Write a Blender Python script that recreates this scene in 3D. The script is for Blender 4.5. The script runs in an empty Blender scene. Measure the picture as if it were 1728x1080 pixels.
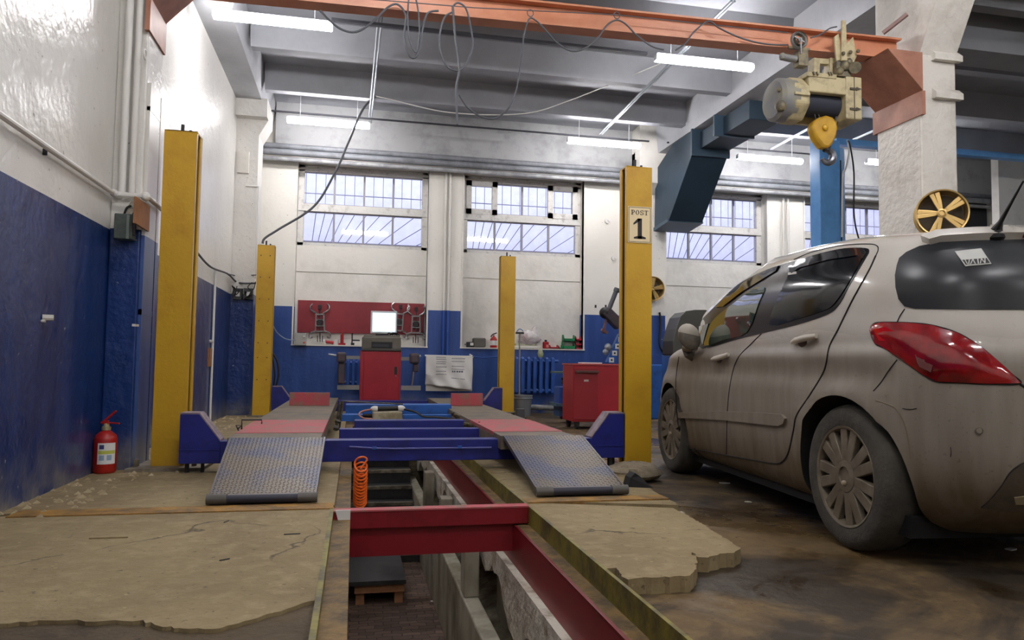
import bpy, bmesh, math, random
from mathutils import Vector, Matrix, geometry
from mathutils.bvhtree import BVHTree
random.seed(7)
SC = bpy.context.scene
COL = SC.collection

# ------------------------------------------------------------------ camera
FPX, CAMH = 1240.0, 0.78
def _axes(vp=(598, 608), roll=1.5):
    yc = Vector((vp[0]-864, -(vp[1]-540), -FPX)).normalized()
    r = math.radians(roll)
    up = Vector((math.sin(r), math.cos(r), 0))
    zc = (up - yc*up.dot(yc)).normalized()
    xc = yc.cross(zc)
    return xc, yc, zc
XC, YC, ZC = _axes()
# rows: world axes written in camera coordinates -> matrix camera-to-world
C2W = Matrix((XC, YC, ZC))
cam_data = bpy.data.cameras.new('camera')
cam_data.sensor_fit = 'HORIZONTAL'; cam_data.sensor_width = 36.0
cam_data.lens = 36.0*FPX/1728.0
cam_data.clip_start = 0.02; cam_data.clip_end = 200
cam = bpy.data.objects.new('camera', cam_data); COL.objects.link(cam)
cam.matrix_world = Matrix.Translation((0, 0, CAMH)) @ C2W.to_4x4()
SC.camera = cam
EYE = Vector((0, 0, CAMH))
def ray(px, py): return C2W @ Vector((px-864, -(py-540), -FPX))
def at(px, py, X=None, Y=None, Z=None):
    d = ray(px, py)
    t = (Z-CAMH)/d.z if Z is not None else (Y/d.y if Y is not None else X/d.x)
    return EYE + d*t

# ------------------------------------------------------------------ world, exposure
SC.view_settings.view_transform = 'Standard'
SC.view_settings.look = 'None'
SC.view_settings.gamma = 1.0
SC.view_settings.exposure = 0.0
SC.view_settings.use_curve_mapping = False
W = bpy.data.worlds.new('overcast_dusk'); SC.world = W; W.use_nodes = True
_n = W.node_tree; _g = _n.nodes.new('ShaderNodeTexCoord'); _s = _n.nodes.new('ShaderNodeSeparateXYZ'); _r = _n.nodes.new('ShaderNodeValToRGB')
_n.links.new(_g.outputs['Generated'], _s.inputs[0]); _n.links.new(_s.outputs['Z'], _r.inputs[0]); _n.links.new(_r.outputs[0], _n.nodes['Background'].inputs[0])
_r.color_ramp.elements[0].position = .12; _r.color_ramp.elements[0].color = (.48, .49, .74, 1)
_r.color_ramp.elements[1].position = .24; _r.color_ramp.elements[1].color = (.74, .76, .98, 1)
_n.nodes['Background'].inputs[1].default_value = 1.75
TUBE_POWER = 85.0

# ------------------------------------------------------------------ materials
def lin(h):
    if isinstance(h, (tuple, list)): return tuple(h)
    h = h.lstrip('#')
    o = []
    for i in (0, 2, 4):
        c = int(h[i:i+2], 16)/255
        o.append(c/12.92 if c <= .04045 else ((c+.055)/1.055)**2.4)
    return tuple(o)
MATS = {}
def mat(name, col, rough=.6, metal=0., col2=None, nscale=4., namount=.5, bump=0., bscale=30., emit=0., spec=.5, coat=0., stretch=(1,1,1), detail=6., ndist=0.):
    if name in MATS: return MATS[name]
    m = bpy.data.materials.new(name); m.use_nodes = True
    nt = m.node_tree; b = nt.nodes['Principled BSDF']
    c = lin(col)
    b.inputs['Base Color'].default_value = (*c, 1)
    b.inputs['Roughness'].default_value = rough
    b.inputs['Metallic'].default_value = metal
    b.inputs['Specular IOR Level'].default_value = spec
    if coat: b.inputs['Coat Weight'].default_value = coat; b.inputs['Coat Roughness'].default_value = .05
    if emit:
        b.inputs['Emission Color'].default_value = (*c, 1)
        b.inputs['Emission Strength'].default_value = emit
    if col2 is not None or bump:
        tc = nt.nodes.new('ShaderNodeTexCoord'); mp = nt.nodes.new('ShaderNodeMapping')
        mp.inputs['Scale'].default_value = stretch
        nt.links.new(tc.outputs['Object'], mp.inputs[0])
    if col2 is not None:
        n = nt.nodes.new('ShaderNodeTexNoise'); n.inputs['Scale'].default_value = nscale; n.inputs['Detail'].default_value = detail
        n.inputs['Roughness'].default_value = .65; n.inputs['Distortion'].default_value = ndist
        nt.links.new(mp.outputs[0], n.inputs['Vector'])
        r = nt.nodes.new('ShaderNodeValToRGB')
        w = .22
        r.color_ramp.elements[0].position = max(0, namount-w/2); r.color_ramp.elements[1].position = min(1, namount+w/2)
        r.color_ramp.elements[0].color = (*lin(col2), 1); r.color_ramp.elements[1].color = (*c, 1)
        nt.links.new(n.outputs['Fac'], r.inputs[0]); nt.links.new(r.outputs[0], b.inputs['Base Color'])
    if bump:
        n2 = nt.nodes.new('ShaderNodeTexNoise'); n2.inputs['Scale'].default_value = bscale; n2.inputs['Detail'].default_value = 5
        nt.links.new(mp.outputs[0], n2.inputs['Vector'])
        bp = nt.nodes.new('ShaderNodeBump'); bp.inputs['Strength'].default_value = min(1, bump); bp.inputs['Distance'].default_value = .02
        nt.links.new(n2.outputs['Fac'], bp.inputs['Height']); nt.links.new(bp.outputs[0], b.inputs['Normal'])
    MATS[name] = m
    return m

def wall_paint(name, white, blue, level, rough=.28, bump=.35, step=None):
    """glossy oil paint: blue dado up to a level, white above, scuffs and grime"""
    m = bpy.data.materials.new(name); m.use_nodes = True; nt = m.node_tree; N = nt.nodes.new; L = nt.links.new
    b = nt.nodes['Principled BSDF']
    g = N('ShaderNodeNewGeometry'); sx = N('ShaderNodeSeparateXYZ'); L(g.outputs['Position'], sx.inputs[0])
    def noise(sc, det=6, vec=None):
        n = N('ShaderNodeTexNoise'); n.inputs['Scale'].default_value = sc; n.inputs['Detail'].default_value = det
        L(vec or g.outputs['Position'], n.inputs['Vector']); return n
    def mix(f, a, bb):
        x = N('ShaderNodeMix'); x.data_type = 'RGBA'
        if isinstance(f, float): x.inputs[0].default_value = f
        else: L(f, x.inputs[0])
        for i, v in ((6, a), (7, bb)):
            if isinstance(v, tuple): x.inputs[i].default_value = (*v, 1)
            else: L(v, x.inputs[i])
        return x.outputs[2]
    def ramp(src, a, bb):
        r = N('ShaderNodeMapRange'); r.inputs[1].default_value = a; r.inputs[2].default_value = bb; L(src, r.inputs[0]); return r.outputs[0]
    def math_(op, a, bb):
        x = N('ShaderNodeMath'); x.operation = op
        for i, v in ((0, a), (1, bb)):
            if isinstance(v, (int, float)): x.inputs[i].default_value = v
            else: L(v, x.inputs[i])
        return x.outputs[0]
    wn = noise(1.3); wh = mix(ramp(wn.outputs[0], .38, .62), tuple(c*.92 for c in lin(white)), lin(white))
    sp = noise(26, 3); wh = mix(ramp(sp.outputs[0], .70, .74), wh, (.32, .30, .27))
    mp = N('ShaderNodeMapping'); mp.inputs['Scale'].default_value = (3, 3, .35); L(g.outputs['Position'], mp.inputs[0])
    st = noise(2.2, 6, mp.outputs[0])
    bl = mix(ramp(st.outputs[0], .42, .68), lin(blue), tuple(min(1, c*1.25+.012) for c in lin(blue)))
    bl = mix(ramp(sp.outputs[0], .71, .74), bl, (.25, .28, .33))
    low = math_('MULTIPLY', ramp(sx.outputs['Z'], .28, .0), ramp(noise(3.5).outputs[0], .4, .62))
    bl = mix(low, bl, (.20, .19, .17))
    edge = math_('GREATER_THAN', sx.outputs['Z'], level)
    L(mix(edge, bl, wh), b.inputs['Base Color'])
    b.inputs['Roughness'].default_value = rough
    n3 = noise(5, 2); n4 = noise(22, 3)
    h = math_('ADD', math_('MULTIPLY', n3.outputs[0], 1.0), math_('MULTIPLY', n4.outputs[0], .45))
    bp = N('ShaderNodeBump'); bp.inputs['Strength'].default_value = bump; bp.inputs['Distance'].default_value = .03
    L(h, bp.inputs['Height']); L(bp.outputs[0], b.inputs['Normal'])
    return m

# ------------------------------------------------------------------ mesh builder
class MB:
    def __init__(s): s.v = []; s.f = []
    def add(s, vs, fs):
        o = len(s.v); s.v += [tuple(v) for v in vs]; s.f += [tuple(i+o for i in f) for f in fs]; return s
    def box(s, c, d, rot=None):
        x, y, z = d[0]/2, d[1]/2, d[2]/2
        vs = [Vector(p) for p in ((-x,-y,-z),(x,-y,-z),(x,y,-z),(-x,y,-z),(-x,-y,z),(x,-y,z),(x,y,z),(-x,y,z))]
        if rot is not None: vs = [rot @ v for v in vs]
        c = Vector(c)
        return s.add([v+c for v in vs], [(0,3,2,1),(4,5,6,7),(0,1,5,4),(1,2,6,5),(2,3,7,6),(3,0,4,7)])
    def bb(s, x0, x1, y0, y1, z0, z1): return s.box(((x0+x1)/2, (y0+y1)/2, (z0+z1)/2), (abs(x1-x0), abs(y1-y0), abs(z1-z0)))
    def beam(s, a, b, w, h, up=(0,0,1)):
        a, b = Vector(a), Vector(b); d = b-a; l = d.length; d.normalize()
        u = Vector(up); sd = d.cross(u)
        if sd.length < 1e-4: sd = d.cross(Vector((1,0,0)))
        sd.normalize(); u = sd.cross(d)
        vs = []
        for p in (a, b):
            for i, j in ((-1,-1),(1,-1),(1,1),(-1,1)): vs.append(p+sd*(i*w/2)+u*(j*h/2))
        return s.add(vs, [(3,2,1,0),(4,5,6,7),(0,1,5,4),(1,2,6,5),(2,3,7,6),(3,0,4,7)])
    def prism(s, poly, vec):
        """poly: list of 3D points (planar), extruded along vec"""
        n = len(poly); vec = Vector(vec); P = [Vector(p) for p in poly]
        nrm = Vector((0,0,0))
        for i in range(n): nrm += P[i].cross(P[(i+1) % n])
        if nrm.dot(vec) > 0: P.reverse()
        vs = P+[p+vec for p in P]
        fs = [tuple(range(n)), tuple(range(2*n-1, n-1, -1))]
        fs += [((i+1) % n, i, i+n, (i+1) % n+n) for i in range(n)]
        return s.add(vs, fs)
    def tube(s, pts, r, n=8, closed=False, caps=True):
        P = [Vector(p) for p in pts]; m = len(P)
        rs = r if isinstance(r, (list, tuple)) else [r]*m
        T = []
        for i in range(m):
            if closed: t = P[(i+1) % m]-P[i-1]
            else: t = P[min(i+1, m-1)]-P[max(i-1, 0)]
            T.append(t.normalized() if t.length > 1e-9 else Vector((0,0,1)))
        u = T[0].orthogonal().normalized(); vs = []
        for i in range(m):
            u = (u-T[i]*u.dot(T[i]))
            if u.length < 1e-6: u = T[i].orthogonal()
            u.normalize(); w = T[i].cross(u)
            for k in range(n):
                a = 2*math.pi*k/n; vs.append(P[i]+(u*math.cos(a)+w*math.sin(a))*rs[i])
        fs = []
        for i in range(m if closed else m-1):
            j = (i+1) % m
            for k in range(n): fs.append((i*n+k, i*n+(k+1) % n, j*n+(k+1) % n, j*n+k))
        if caps and not closed: fs += [tuple(range(n-1, -1, -1)), tuple((m-1)*n+k for k in range(n))]
        return s.add(vs, fs)
    def cyl(s, a, b, r, n=20, r2=None): return s.tube([a, b], [r, r if r2 is None else r2], n)
    def lathe(s, prof, origin=(0,0,0), axis=(0,0,1), n=32, xdir=None, caps=True):
        """prof: (radius, height) pairs along axis"""
        ax = Vector(axis).normalized(); u = Vector(xdir).normalized() if xdir else ax.orthogonal().normalized(); w = ax.cross(u); o = Vector(origin)
        vs = []; m = len(prof)
        for r, h in prof:
            for k in range(n):
                a = 2*math.pi*k/n; vs.append(o+ax*h+(u*math.cos(a)+w*math.sin(a))*max(r, 1e-5))
        fs = [(i*n+k, i*n+(k+1) % n, (i+1)*n+(k+1) % n, (i+1)*n+k) for i in range(m-1) for k in range(n)]
        if caps and prof[0][0] > 1e-4: fs.append(tuple(range(n-1, -1, -1)))
        if caps and prof[-1][0] > 1e-4: fs.append(tuple((m-1)*n+k for k in range(n)))
        return s.add(vs, fs)
    def sphere(s, c, r, n=16, sc=(1,1,1)):
        c = Vector(c); vs = []; fs = []; m = n//2
        for i in range(m+1):
            t = math.pi*i/m
            for k in range(n):
                a = 2*math.pi*k/n
                vs.append(c+Vector((r*sc[0]*math.sin(t)*math.cos(a), r*sc[1]*math.sin(t)*math.sin(a), r*sc[2]*math.cos(t))))
        for i in range(m):
            for k in range(n): fs.append((i*n+k, (i+1)*n+k, (i+1)*n+(k+1) % n, i*n+(k+1) % n))
        return s.add(vs, fs)
    def build(s, name, m, parent=None, smooth=False, bevel=0., loc=None, angle=35):
        me = bpy.data.meshes.new(name); 
        O = Vector(loc) if loc is not None else (Vector(parent['_o']) if parent is not None and '_o' in parent else Vector((0,0,0)))
        me.from_pydata([tuple(Vector(v)-O) for v in s.v], [], s.f)
        bm = bmesh.new(); bm.from_mesh(me); bmesh.ops.remove_doubles(bm, verts=bm.verts, dist=1e-6); bmesh.ops.recalc_face_normals(bm, faces=bm.faces); bm.to_mesh(me); bm.free()
        me.materials.append(m)
        if smooth:
            me.polygons.foreach_set('use_smooth', [True]*len(me.polygons))
            try: me.set_sharp_from_angle(angle=math.radians(angle))
            except Exception: pass
        ob = bpy.data.objects.new(name, me); COL.objects.link(ob)
        if parent is not None:
            ob.parent = parent
            if '_o' not in parent: ob.location = -parent.location if False else (0,0,0)
            ob['_o'] = tuple(O)
        else:
            ob.location = O; ob['_o'] = tuple(O)
        if bevel:
            bv = ob.modifiers.new('bevel', 'BEVEL'); bv.width = bevel; bv.segments = 2; bv.limit_method = 'ANGLE'; bv.angle_limit = math.radians(40)
        return ob
def thing(name, label, cat, loc=(0,0,0), group=None):
    o = bpy.data.objects.new(name, None); COL.objects.link(o); o.empty_display_size = .1
    o.location = loc; o['_o'] = tuple(loc); o['label'] = label; o['category'] = cat
    if group: o['group'] = group
    return o
def tag(o, label, cat, group=None):
    o['label'] = label; o['category'] = cat
    if group: o['group'] = group
    return o
def struct(name, mb, m, **k):
    o = mb.build(name, m, **k); o['kind'] = 'structure'; return o
def copy_tree(o, parent=None, loc=None):
    c = o.copy(); COL.objects.link(c)
    if parent is not None: c.parent = parent
    if loc is not None: c.location = loc
    for ch in [x for x in bpy.data.objects if x.parent == o]: copy_tree(ch, c)
    return c
def spline(pts, n=10):
    P = [Vector(p) for p in pts]; out = []
    for i in range(len(P)-1):
        p0, p1, p2, p3 = P[max(i-1,0)], P[i], P[i+1], P[min(i+2, len(P)-1)]
        for k in range(n):
            t = k/n
            out.append(.5*((2*p1)+(p2-p0)*t+(2*p0-5*p1+4*p2-p3)*t*t+(3*p1-p0-3*p2+p3)*t**3))
    out.append(P[-1]); return out
V = Vector

# palette
M_white = wall_paint('white_and_blue_oil_paint', '#e2e0da', '#0f2c62', 1.672)
M_backpaint = wall_paint('back_wall_paint', '#e2dfd6', '#1c4183', 1.615, rough=.45, bump=.2)
M_pilaster = wall_paint('column_paint', '#dddbd5', '#12306a', 1.68, rough=.35, bump=.5)
M_plain = mat('white_plaster', '#dedbd3', .5, col2='#cdcac1', nscale=2.2, namount=.42, bump=.3, bscale=12)
M_pillar = mat('white_pillar_plaster', '#d8d4cb', .55, col2='#c2bdb2', nscale=3, namount=.42, bump=.7, bscale=18)
M_ceil = mat('ceiling_grey', '#92949a', .6, col2='#85878c', nscale=1.1, namount=.48, bump=.2, bscale=8)
M_ceil_w = mat('beam_whitewash', '#aeb0b4', .6, col2='#a0a2a6', nscale=1.6, namount=.45, bump=.25, bscale=8)
M_ceil_d = mat('dirty_lintel', '#a2a3a3', .7, col2='#868788', nscale=2.4, namount=.40, bump=.3, bscale=9)
M_frame = mat('window_frame_old_paint', '#cfcdc8', .5, col2='#8f8b84', nscale=9, namount=.36, bump=.4, bscale=25)
M_frame_d = mat('window_mullion', '#8d8c95', .5)
M_grille = mat('grille_steel', '#8a8aa0', .5)
M_yellow = mat('lift_yellow', '#c79c22', .42, col2='#ba8c1c', nscale=3.2, namount=.40, bump=.1, bscale=40)
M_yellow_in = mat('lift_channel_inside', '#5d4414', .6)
M_blue = mat('lift_blue', '#1c2478', .42, col2='#141a55', nscale=5, namount=.42)
M_lblue = mat('jack_blue', '#1f5aa8', .42, col2='#1c3f75', nscale=8, namount=.40)
M_rblue = mat('radiator_blue', '#1f4c98', .4, col2='#1a3b78', nscale=6, namount=.4)
M_steelgrey = mat('galvanised_steel', '#9aa0a6', .4, .6)
M_iron = mat('dark_iron', '#35353a', .5, .5)
M_black = mat('black_plastic', '#17181b', .5)
M_rubber = mat('rubber', '#1b1b1c', .8)
M_red = mat('red_enamel', '#a3141f', .35, col2='#8d1019', nscale=3, namount=.4)
M_redpink = mat('faded_red_paint', '#b04850', .6, col2='#7d6a58', nscale=9, namount=.44, bump=.15, bscale=50)
M_pitred = mat('pit_beam_red', '#82141f', .42, col2='#6c1019', nscale=5, namount=.4)
M_cable = mat('grey_cable', '#55585e', .6)
M_wcable = mat('white_pipe', '#d9d7d2', .5)
M_silver = mat('silver', '#b9bbbd', .25, .9)
M_orange = mat('crane_orange', '#c98866', .42, col2='#b97452', nscale=2.5, namount=.42)
M_beige = mat('hoist_beige', '#b9ac86', .5, col2='#8f8466', nscale=9, namount=.42)
M_card = mat('wood_brown', '#9a6b48', .7, col2='#845a3b', nscale=6, namount=.45)
M_gold = mat('gold_paint', '#c2a368', .30, .8)
M_paper = mat('paper_white', '#dad9d4', .7)
# ================================================================== STRUCTURE
WL, WR, YF, YB = -1.70, 12.5, -5.0, 12.0
ZLOW = -.06
def concrete(name, c1, c2, c3, wet=False):
    m = bpy.data.materials.new(name); m.use_nodes = True; nt = m.node_tree; N = nt.nodes.new; L = nt.links.new
    b = nt.nodes['Principled BSDF']; g = N('ShaderNodeNewGeometry')
    def noise(sc, det=8, dist=0., rg=.6):
        n = N('ShaderNodeTexNoise'); n.inputs['Scale'].default_value = sc; n.inputs['Detail'].default_value = det; n.inputs['Distortion'].default_value = dist
        n.inputs['Roughness'].default_value = rg
        L(g.outputs['Position'], n.inputs['Vector']); return n.outputs[0]
    def rng(src, a, bb, c=0., d=1.):
        r = N('ShaderNodeMapRange'); r.inputs[1].default_value = a; r.inputs[2].default_value = bb; r.inputs[3].default_value = c; r.inputs[4].default_value = d; L(src, r.inputs[0]); return r.outputs[0]
    def mix(f, a, bb):
        x = N('ShaderNodeMix'); x.data_type = 'RGBA'; L(f, x.inputs[0])
        for i, v in ((6, a), (7, bb)):
            if isinstance(v, tuple): x.inputs[i].default_value = (*v, 1)
            else: L(v, x.inputs[i])
        return x.outputs[2]
    c = mix(rng(noise(.9, 8, .6), .36, .66), lin(c2), lin(c1))
    c = mix(rng(noise(11, 9), .48, .74, 0, .6), c, lin(c3))
    c = mix(rng(noise(4.5, 9, 1.), .58, .70, 0, .45), c, lin(c2))
    c = mix(rng(noise(30, 4), .62, .70, 0, .8), c, tuple(x*.45 for x in lin(c2)))
    c = mix(rng(noise(60, 3), .70, .76, 0, .7), c, tuple(min(1, x*1.5) for x in lin(c1)))
    rough = .82
    vo = N('ShaderNodeTexVoronoi'); vo.feature = 'DISTANCE_TO_EDGE'; vo.inputs['Scale'].default_value = .75
    va = N('ShaderNodeVectorMath'); va.operation = 'MULTIPLY_ADD'; nn = N('ShaderNodeTexNoise'); nn.inputs['Scale'].default_value = 2.2; nn.inputs['Detail'].default_value = 8; L(g.outputs['Position'], nn.inputs['Vector'])
    L(nn.outputs['Color'], va.inputs[0]); va.inputs[1].default_value = (.7, .7, .7); L(g.outputs['Position'], va.inputs[2]); L(va.outputs[0], vo.inputs['Vector'])
    cm = N('ShaderNodeMath'); cm.operation = 'MULTIPLY'; L(rng(vo.outputs['Distance'], .009, .003), cm.inputs[0]); L(rng(noise(1.1, 3), .5, .56, 0, .8), cm.inputs[1])
    c = mix(cm.outputs[0], c, tuple(x*.3 for x in lin(c2)))
    vs_ = N('ShaderNodeTexVoronoi'); vs_.inputs['Scale'].default_value = 26; L(g.outputs['Position'], vs_.inputs['Vector'])
    cq = N('ShaderNodeMath'); cq.operation = 'MULTIPLY'; L(rng(vs_.outputs['Distance'], .22, .12), cq.inputs[0]); L(rng(noise(5, 4), .55, .66, 0, .75), cq.inputs[1])
    c = mix(cq.outputs[0], c, tuple(min(1, x*1.55) for x in lin(c1)))
    if wet:
        wv = rng(noise(.55, 6, 1.2), .53, .62)
        c = mix(rng(noise(1.1, 9, 1.5), .46, .57, 0, .9), c, tuple(x*.35 for x in lin(c2)))
        rr = rng(noise(.8, 6, 1.2), .50, .62, .8, .22); L(rr, b.inputs['Roughness'])
    else: b.inputs['Roughness'].default_value = rough
    L(c, b.inputs['Base Color'])
    bp = N('ShaderNodeBump'); bp.inputs['Strength'].default_value = .7 if not wet else .35; bp.inputs['Distance'].default_value = .012
    ad = N('ShaderNodeMath'); ad.operation = 'ADD'; L(noise(14, 9), ad.inputs[0]); 
    ml = N('ShaderNodeMath'); ml.operation = 'MULTIPLY'; L(noise(3, 5), ml.inputs[0]); ml.inputs[1].default_value = 2.; L(ml.outputs[0], ad.inputs[1])
    L(ad.outputs[0], bp.inputs['Height']); L(bp.outputs[0], b.inputs['Normal'])
    return m
M_slab = concrete('slab_concrete', '#93825e', '#7b6a4b', '#a89773')
M_floor = concrete('oily_floor', '#6d5735', '#453724', '#826b43', wet=True)
M_nearfloor = concrete('dark_concrete', '#564730', '#3e3323', '#625239')

# ---- lower floor: four boxes around the pit
PX0, PX1, PY0, PY1 = 0.0, .86, .5, 9.6
fl = MB()
fl.bb(WL-.1, PX0-.3, YF, YB+.4, ZLOW-.2, ZLOW); fl.bb(PX1+.095, WR, YF, YB+.4, ZLOW-.2, ZLOW)
fl.bb(PX0-.3, PX1+.32, YF, PY0, ZLOW-.2, ZLOW); fl.bb(PX0-.3, PX1+.32, PY1, YB+.4, ZLOW-.2, ZLOW)
struct('floor', fl, M_floor)

def ragged(pts, amp=.012, step=.06, fixed=()):
    out = []
    n = len(pts)
    for i in range(n):
        a, b = V(pts[i]), V(pts[(i+1) % n]); l = (b-a).length
        if i in fixed: out.append(a); continue
        k = max(1, int(l/step))
        for j in range(k):
            p = a.lerp(b, j/k)
            if j: p += V((random.uniform(-amp, amp), random.uniform(-amp, amp), 0))
            out.append(p)
    return out
# left slab: from the crack near the camera to the back wall
cr = [at(px, py, Z=0) for px, py in ((0,1052),(81,1045),(162,1048),(240,1048),(275,1056),(308,1061),(373,1059),(421,1046),(486,1027),(541,1009))]
cr = [V((WL, cr[0].y, 0))]+cr+[V((-.105, cr[-1].y+.05, 0))]
JL = at(300, 861.5, Z=0).y
def slab(name, outline, top, th, m):
    return struct(name, MB().prism([(p.x, p.y, top) for p in outline], (0, 0, -th)), m)
edge = []
for i in range(len(cr)-1):
    for k in range(5):
        p = cr[i].lerp(cr[i+1], k/5)+V((0, random.uniform(-.01, .01), 0)); edge.append(p)
left = edge+[cr[-1], V((-.105, JL-.03, 0)), V((WL, JL-.03, 0))]
slab('floor_slab', left, 0., .07, M_slab)
slab('floor_slab', [V((WL, JL+.03, 0)), V((-.085, JL+.03, 0)), V((-.085, 10.2, 0)), V((0-.085, YB, 0)), V((WL, YB, 0))], .0, .07, M_slab)
struct('floor_near', MB().bb(WL, -.105, YF, cr[5].y+.35, -.07, -.012), M_nearfloor)
# right slab near the camera with its broken edge
rp = [at(px, py, Z=0) for px, py in ((1135,857),(1170,875),(1210,900),(1250,924),(1238,933),(1215,934),(1195,941),(1178,940),(1168,932),(1176,945),(1172,962),(1165,971),(1130,974),(1090,974),(1060,978),(1048,972),(1040,958))]
rp = [V((.955, JL-.03, 0))]+rp+[V((.955, rp[-1].y, 0))]
slab('floor_slab', ragged(rp, .008, .02, fixed=(0, len(rp)-1)), .0, .065, M_slab)
rb = [V((.955, JL+.03, 0)), at(1145, 852, Z=0), at(1100, 826, Z=0), at(1060, 800, Z=0), V((2.02, 5.7, 0)), V((2.0, 8.0, 0)), V((1.95, 10.6, 0)), V((.955, 10.6, 0))]
slab('floor_slab', ragged(rb, .008, .08, fixed=(0, 6, 7)), .0, .065, M_slab)
M_rust = mat('rusty_angle', '#a1762f', .7, col2='#6e5632', nscale=7, namount=.5, bump=.3, bscale=30)
tag(MB().bb(-1.62, -.09, JL-.075, JL+.075, -.05, .006).build('joint_strip', M_rust), 'rusty flat steel strip across the left concrete slab before the ramp', 'metal strip')
tag(MB().bb(.955, 1.80, JL-.07, JL+.05, -.05, .008).build('joint_strip', M_rust), 'rusty flat steel strip across the right concrete slab before the ramp', 'metal strip')

# ---- pit
PZ = -1.25
M_brick = bpy.data.materials.new('pit_brick_floor'); M_brick.use_nodes = True
def _brick(m, c1, c2, mo, sc, vec='xy', bump=.6):
    nt = m.node_tree; N = nt.nodes.new; L = nt.links.new; b = nt.nodes['Principled BSDF']
    g = N('ShaderNodeNewGeometry'); sx = N('ShaderNodeSeparateXYZ'); cb = N('ShaderNodeCombineXYZ'); L(g.outputs['Position'], sx.inputs[0])
    L(sx.outputs[{'x':0,'y':1,'z':2}[vec[0]]], cb.inputs[0]); L(sx.outputs[{'x':0,'y':1,'z':2}[vec[1]]], cb.inputs[1])
    t = N('ShaderNodeTexBrick'); t.inputs['Scale'].default_value = sc
    t.inputs['Color1'].default_value = (*lin(c1), 1); t.inputs['Color2'].default_value = (*lin(c2), 1); t.inputs['Mortar'].default_value = (*lin(mo), 1)
    t.inputs['Mortar Size'].default_value = .014
    n = N('ShaderNodeTexNoise'); n.inputs['Scale'].default_value = 6; L(g.outputs['Position'], n.inputs['Vector'])
    va = N('ShaderNodeVectorMath'); va.operation = 'MULTIPLY_ADD'; L(n.outputs['Color'], va.inputs[0]); va.inputs[1].default_value = (.09,.09,.09); L(cb.outputs[0], va.inputs[2]); L(va.outputs[0], t.inputs['Vector'])
    L(t.outputs['Color'], b.inputs['Base Color']); b.inputs['Roughness'].default_value = .8
    bp = N('ShaderNodeBump'); bp.inputs['Strength'].default_value = bump; bp.inputs['Distance'].default_value = .01; L(t.outputs['Color'], bp.inputs['Height']); L(bp.outputs[0], b.inputs['Normal'])
_brick(M_brick, '#6d5648', '#4d3c32', '#31271f', 3.9)
M_pitwall = mat('pit_plaster', '#a7a291', .75, col2='#7b7460', nscale=3.5, namount=.45, bump=.4, bscale=14, stretch=(1,1,.4))
M_pitdirt = mat('pit_dirty_concrete', '#716a54', .85, col2='#453722', nscale=5, namount=.5, bump=.7, bscale=22)
struct('floor_pit', MB().bb(PX0-.25, PX1+.6, PY0-.2, PY1, PZ-.1, PZ), M_brick)
struct('wall_pit_left', MB().bb(PX0-.25, PX0-.02, PY0-.2, PY1, PZ, -.08), M_pitwall)
struct('wall_pit_back', MB().bb(PX0-.02, PX1+.6, PY1, PY1+.15, PZ, ZLOW), M_pitdirt)
struct('wall_pit_front', MB().bb(PX0-.25, PX1+.6, PY0-.35, PY0-.2, PZ, ZLOW), M_pitdirt)
struct('wall_pit_niche', MB().bb(1.16, 1.3, PY0-.2, PY1, PZ, -.08), M_pitdirt)
# parapet of the right wall, its ledge behind, and the upper broken plaster band
def parapet(x, y0, y1, zt):
    mb = MB(); mb.bb(x, x+.10, y0, y1, PZ, zt); return mb
struct('wall_pit_right', parapet(.70, PY0-.2, PY1, -.69), M_pitwall, bevel=.012)
ld = MB().prism([(.80, 0, -.86), (1.16, 0, -.70), (1.16, 0, PZ), (.80, 0, PZ)], (0, PY1-.3, 0)); 
ob = struct('floor_pit_ledge', ld, M_pitdirt); ob.location.y = .3
# plaster band with ragged lower edge (X ~ .82)
band = [V((0, 0.4, -.27))]
y = .4
top = []; bot = []
while y < PY1:
    top.append(V((0, y, -.30))); bot.append(V((0, y, -.50+.07*math.sin(y*3.1)+.05*math.sin(y*7.7+1)+random.uniform(-.025, .025)))); y += .07
poly = [(.82, p.y, p.z) for p in top]+[(.82, p.y, p.z) for p in reversed(bot)]
struct('wall_pit_upper', MB().prism(poly, (.07, 0, 0)), mat('broken_plaster', '#cfcabb', .8, col2='#8d7a64', nscale=6, namount=.42, bump=.8, bscale=25))
struct('wall_pit_lintel', MB().bb(.90, 1.16, PY0-.2, PY1, -.52, -.28), M_pitdirt)
# short posts carrying the upper band
for k, yy in enumerate((4.62, 5.9, 7.3)):
    p = MB(); p.bb(.705, .80, yy, yy+.16, -.69, -.31)
    struct('trim_pit_post', p, M_pitwall, bevel=.01)
    p = MB(); p.bb(.92, 1.16, yy-.25, yy+.05, -.95, -.5)
    struct('trim_pit_pier', p, M_pitwall, bevel=.01)
# steps at the far end
st = MB(); no = MB()
zs = [-.40, -.53, -.675, -.81, -.93, -1.05, -1.15]; ys = [9.28, 9.0, 8.72, 8.44, 8.16, 7.88, 7.6]
for z, yy in zip(zs, ys): st.bb(PX0-.016, .696, yy, PY1-.004, PZ+.001, z); no.bb(PX0-.016, .696, yy-.015, yy+.035, z-.03, z+.006)
s_ = thing('pit_steps', 'dark oily concrete steps at the far end of the inspection pit', 'steps', (.3, 8.4, PZ))
st.build('step_block', mat('oily_step', '#2c2b2a', .5, col2='#1d1c1c', nscale=7), s_)
no.build('step_nosing', mat('step_nosing', '#7d7564', .7, col2='#4e4638', nscale=12), s_)
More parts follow.
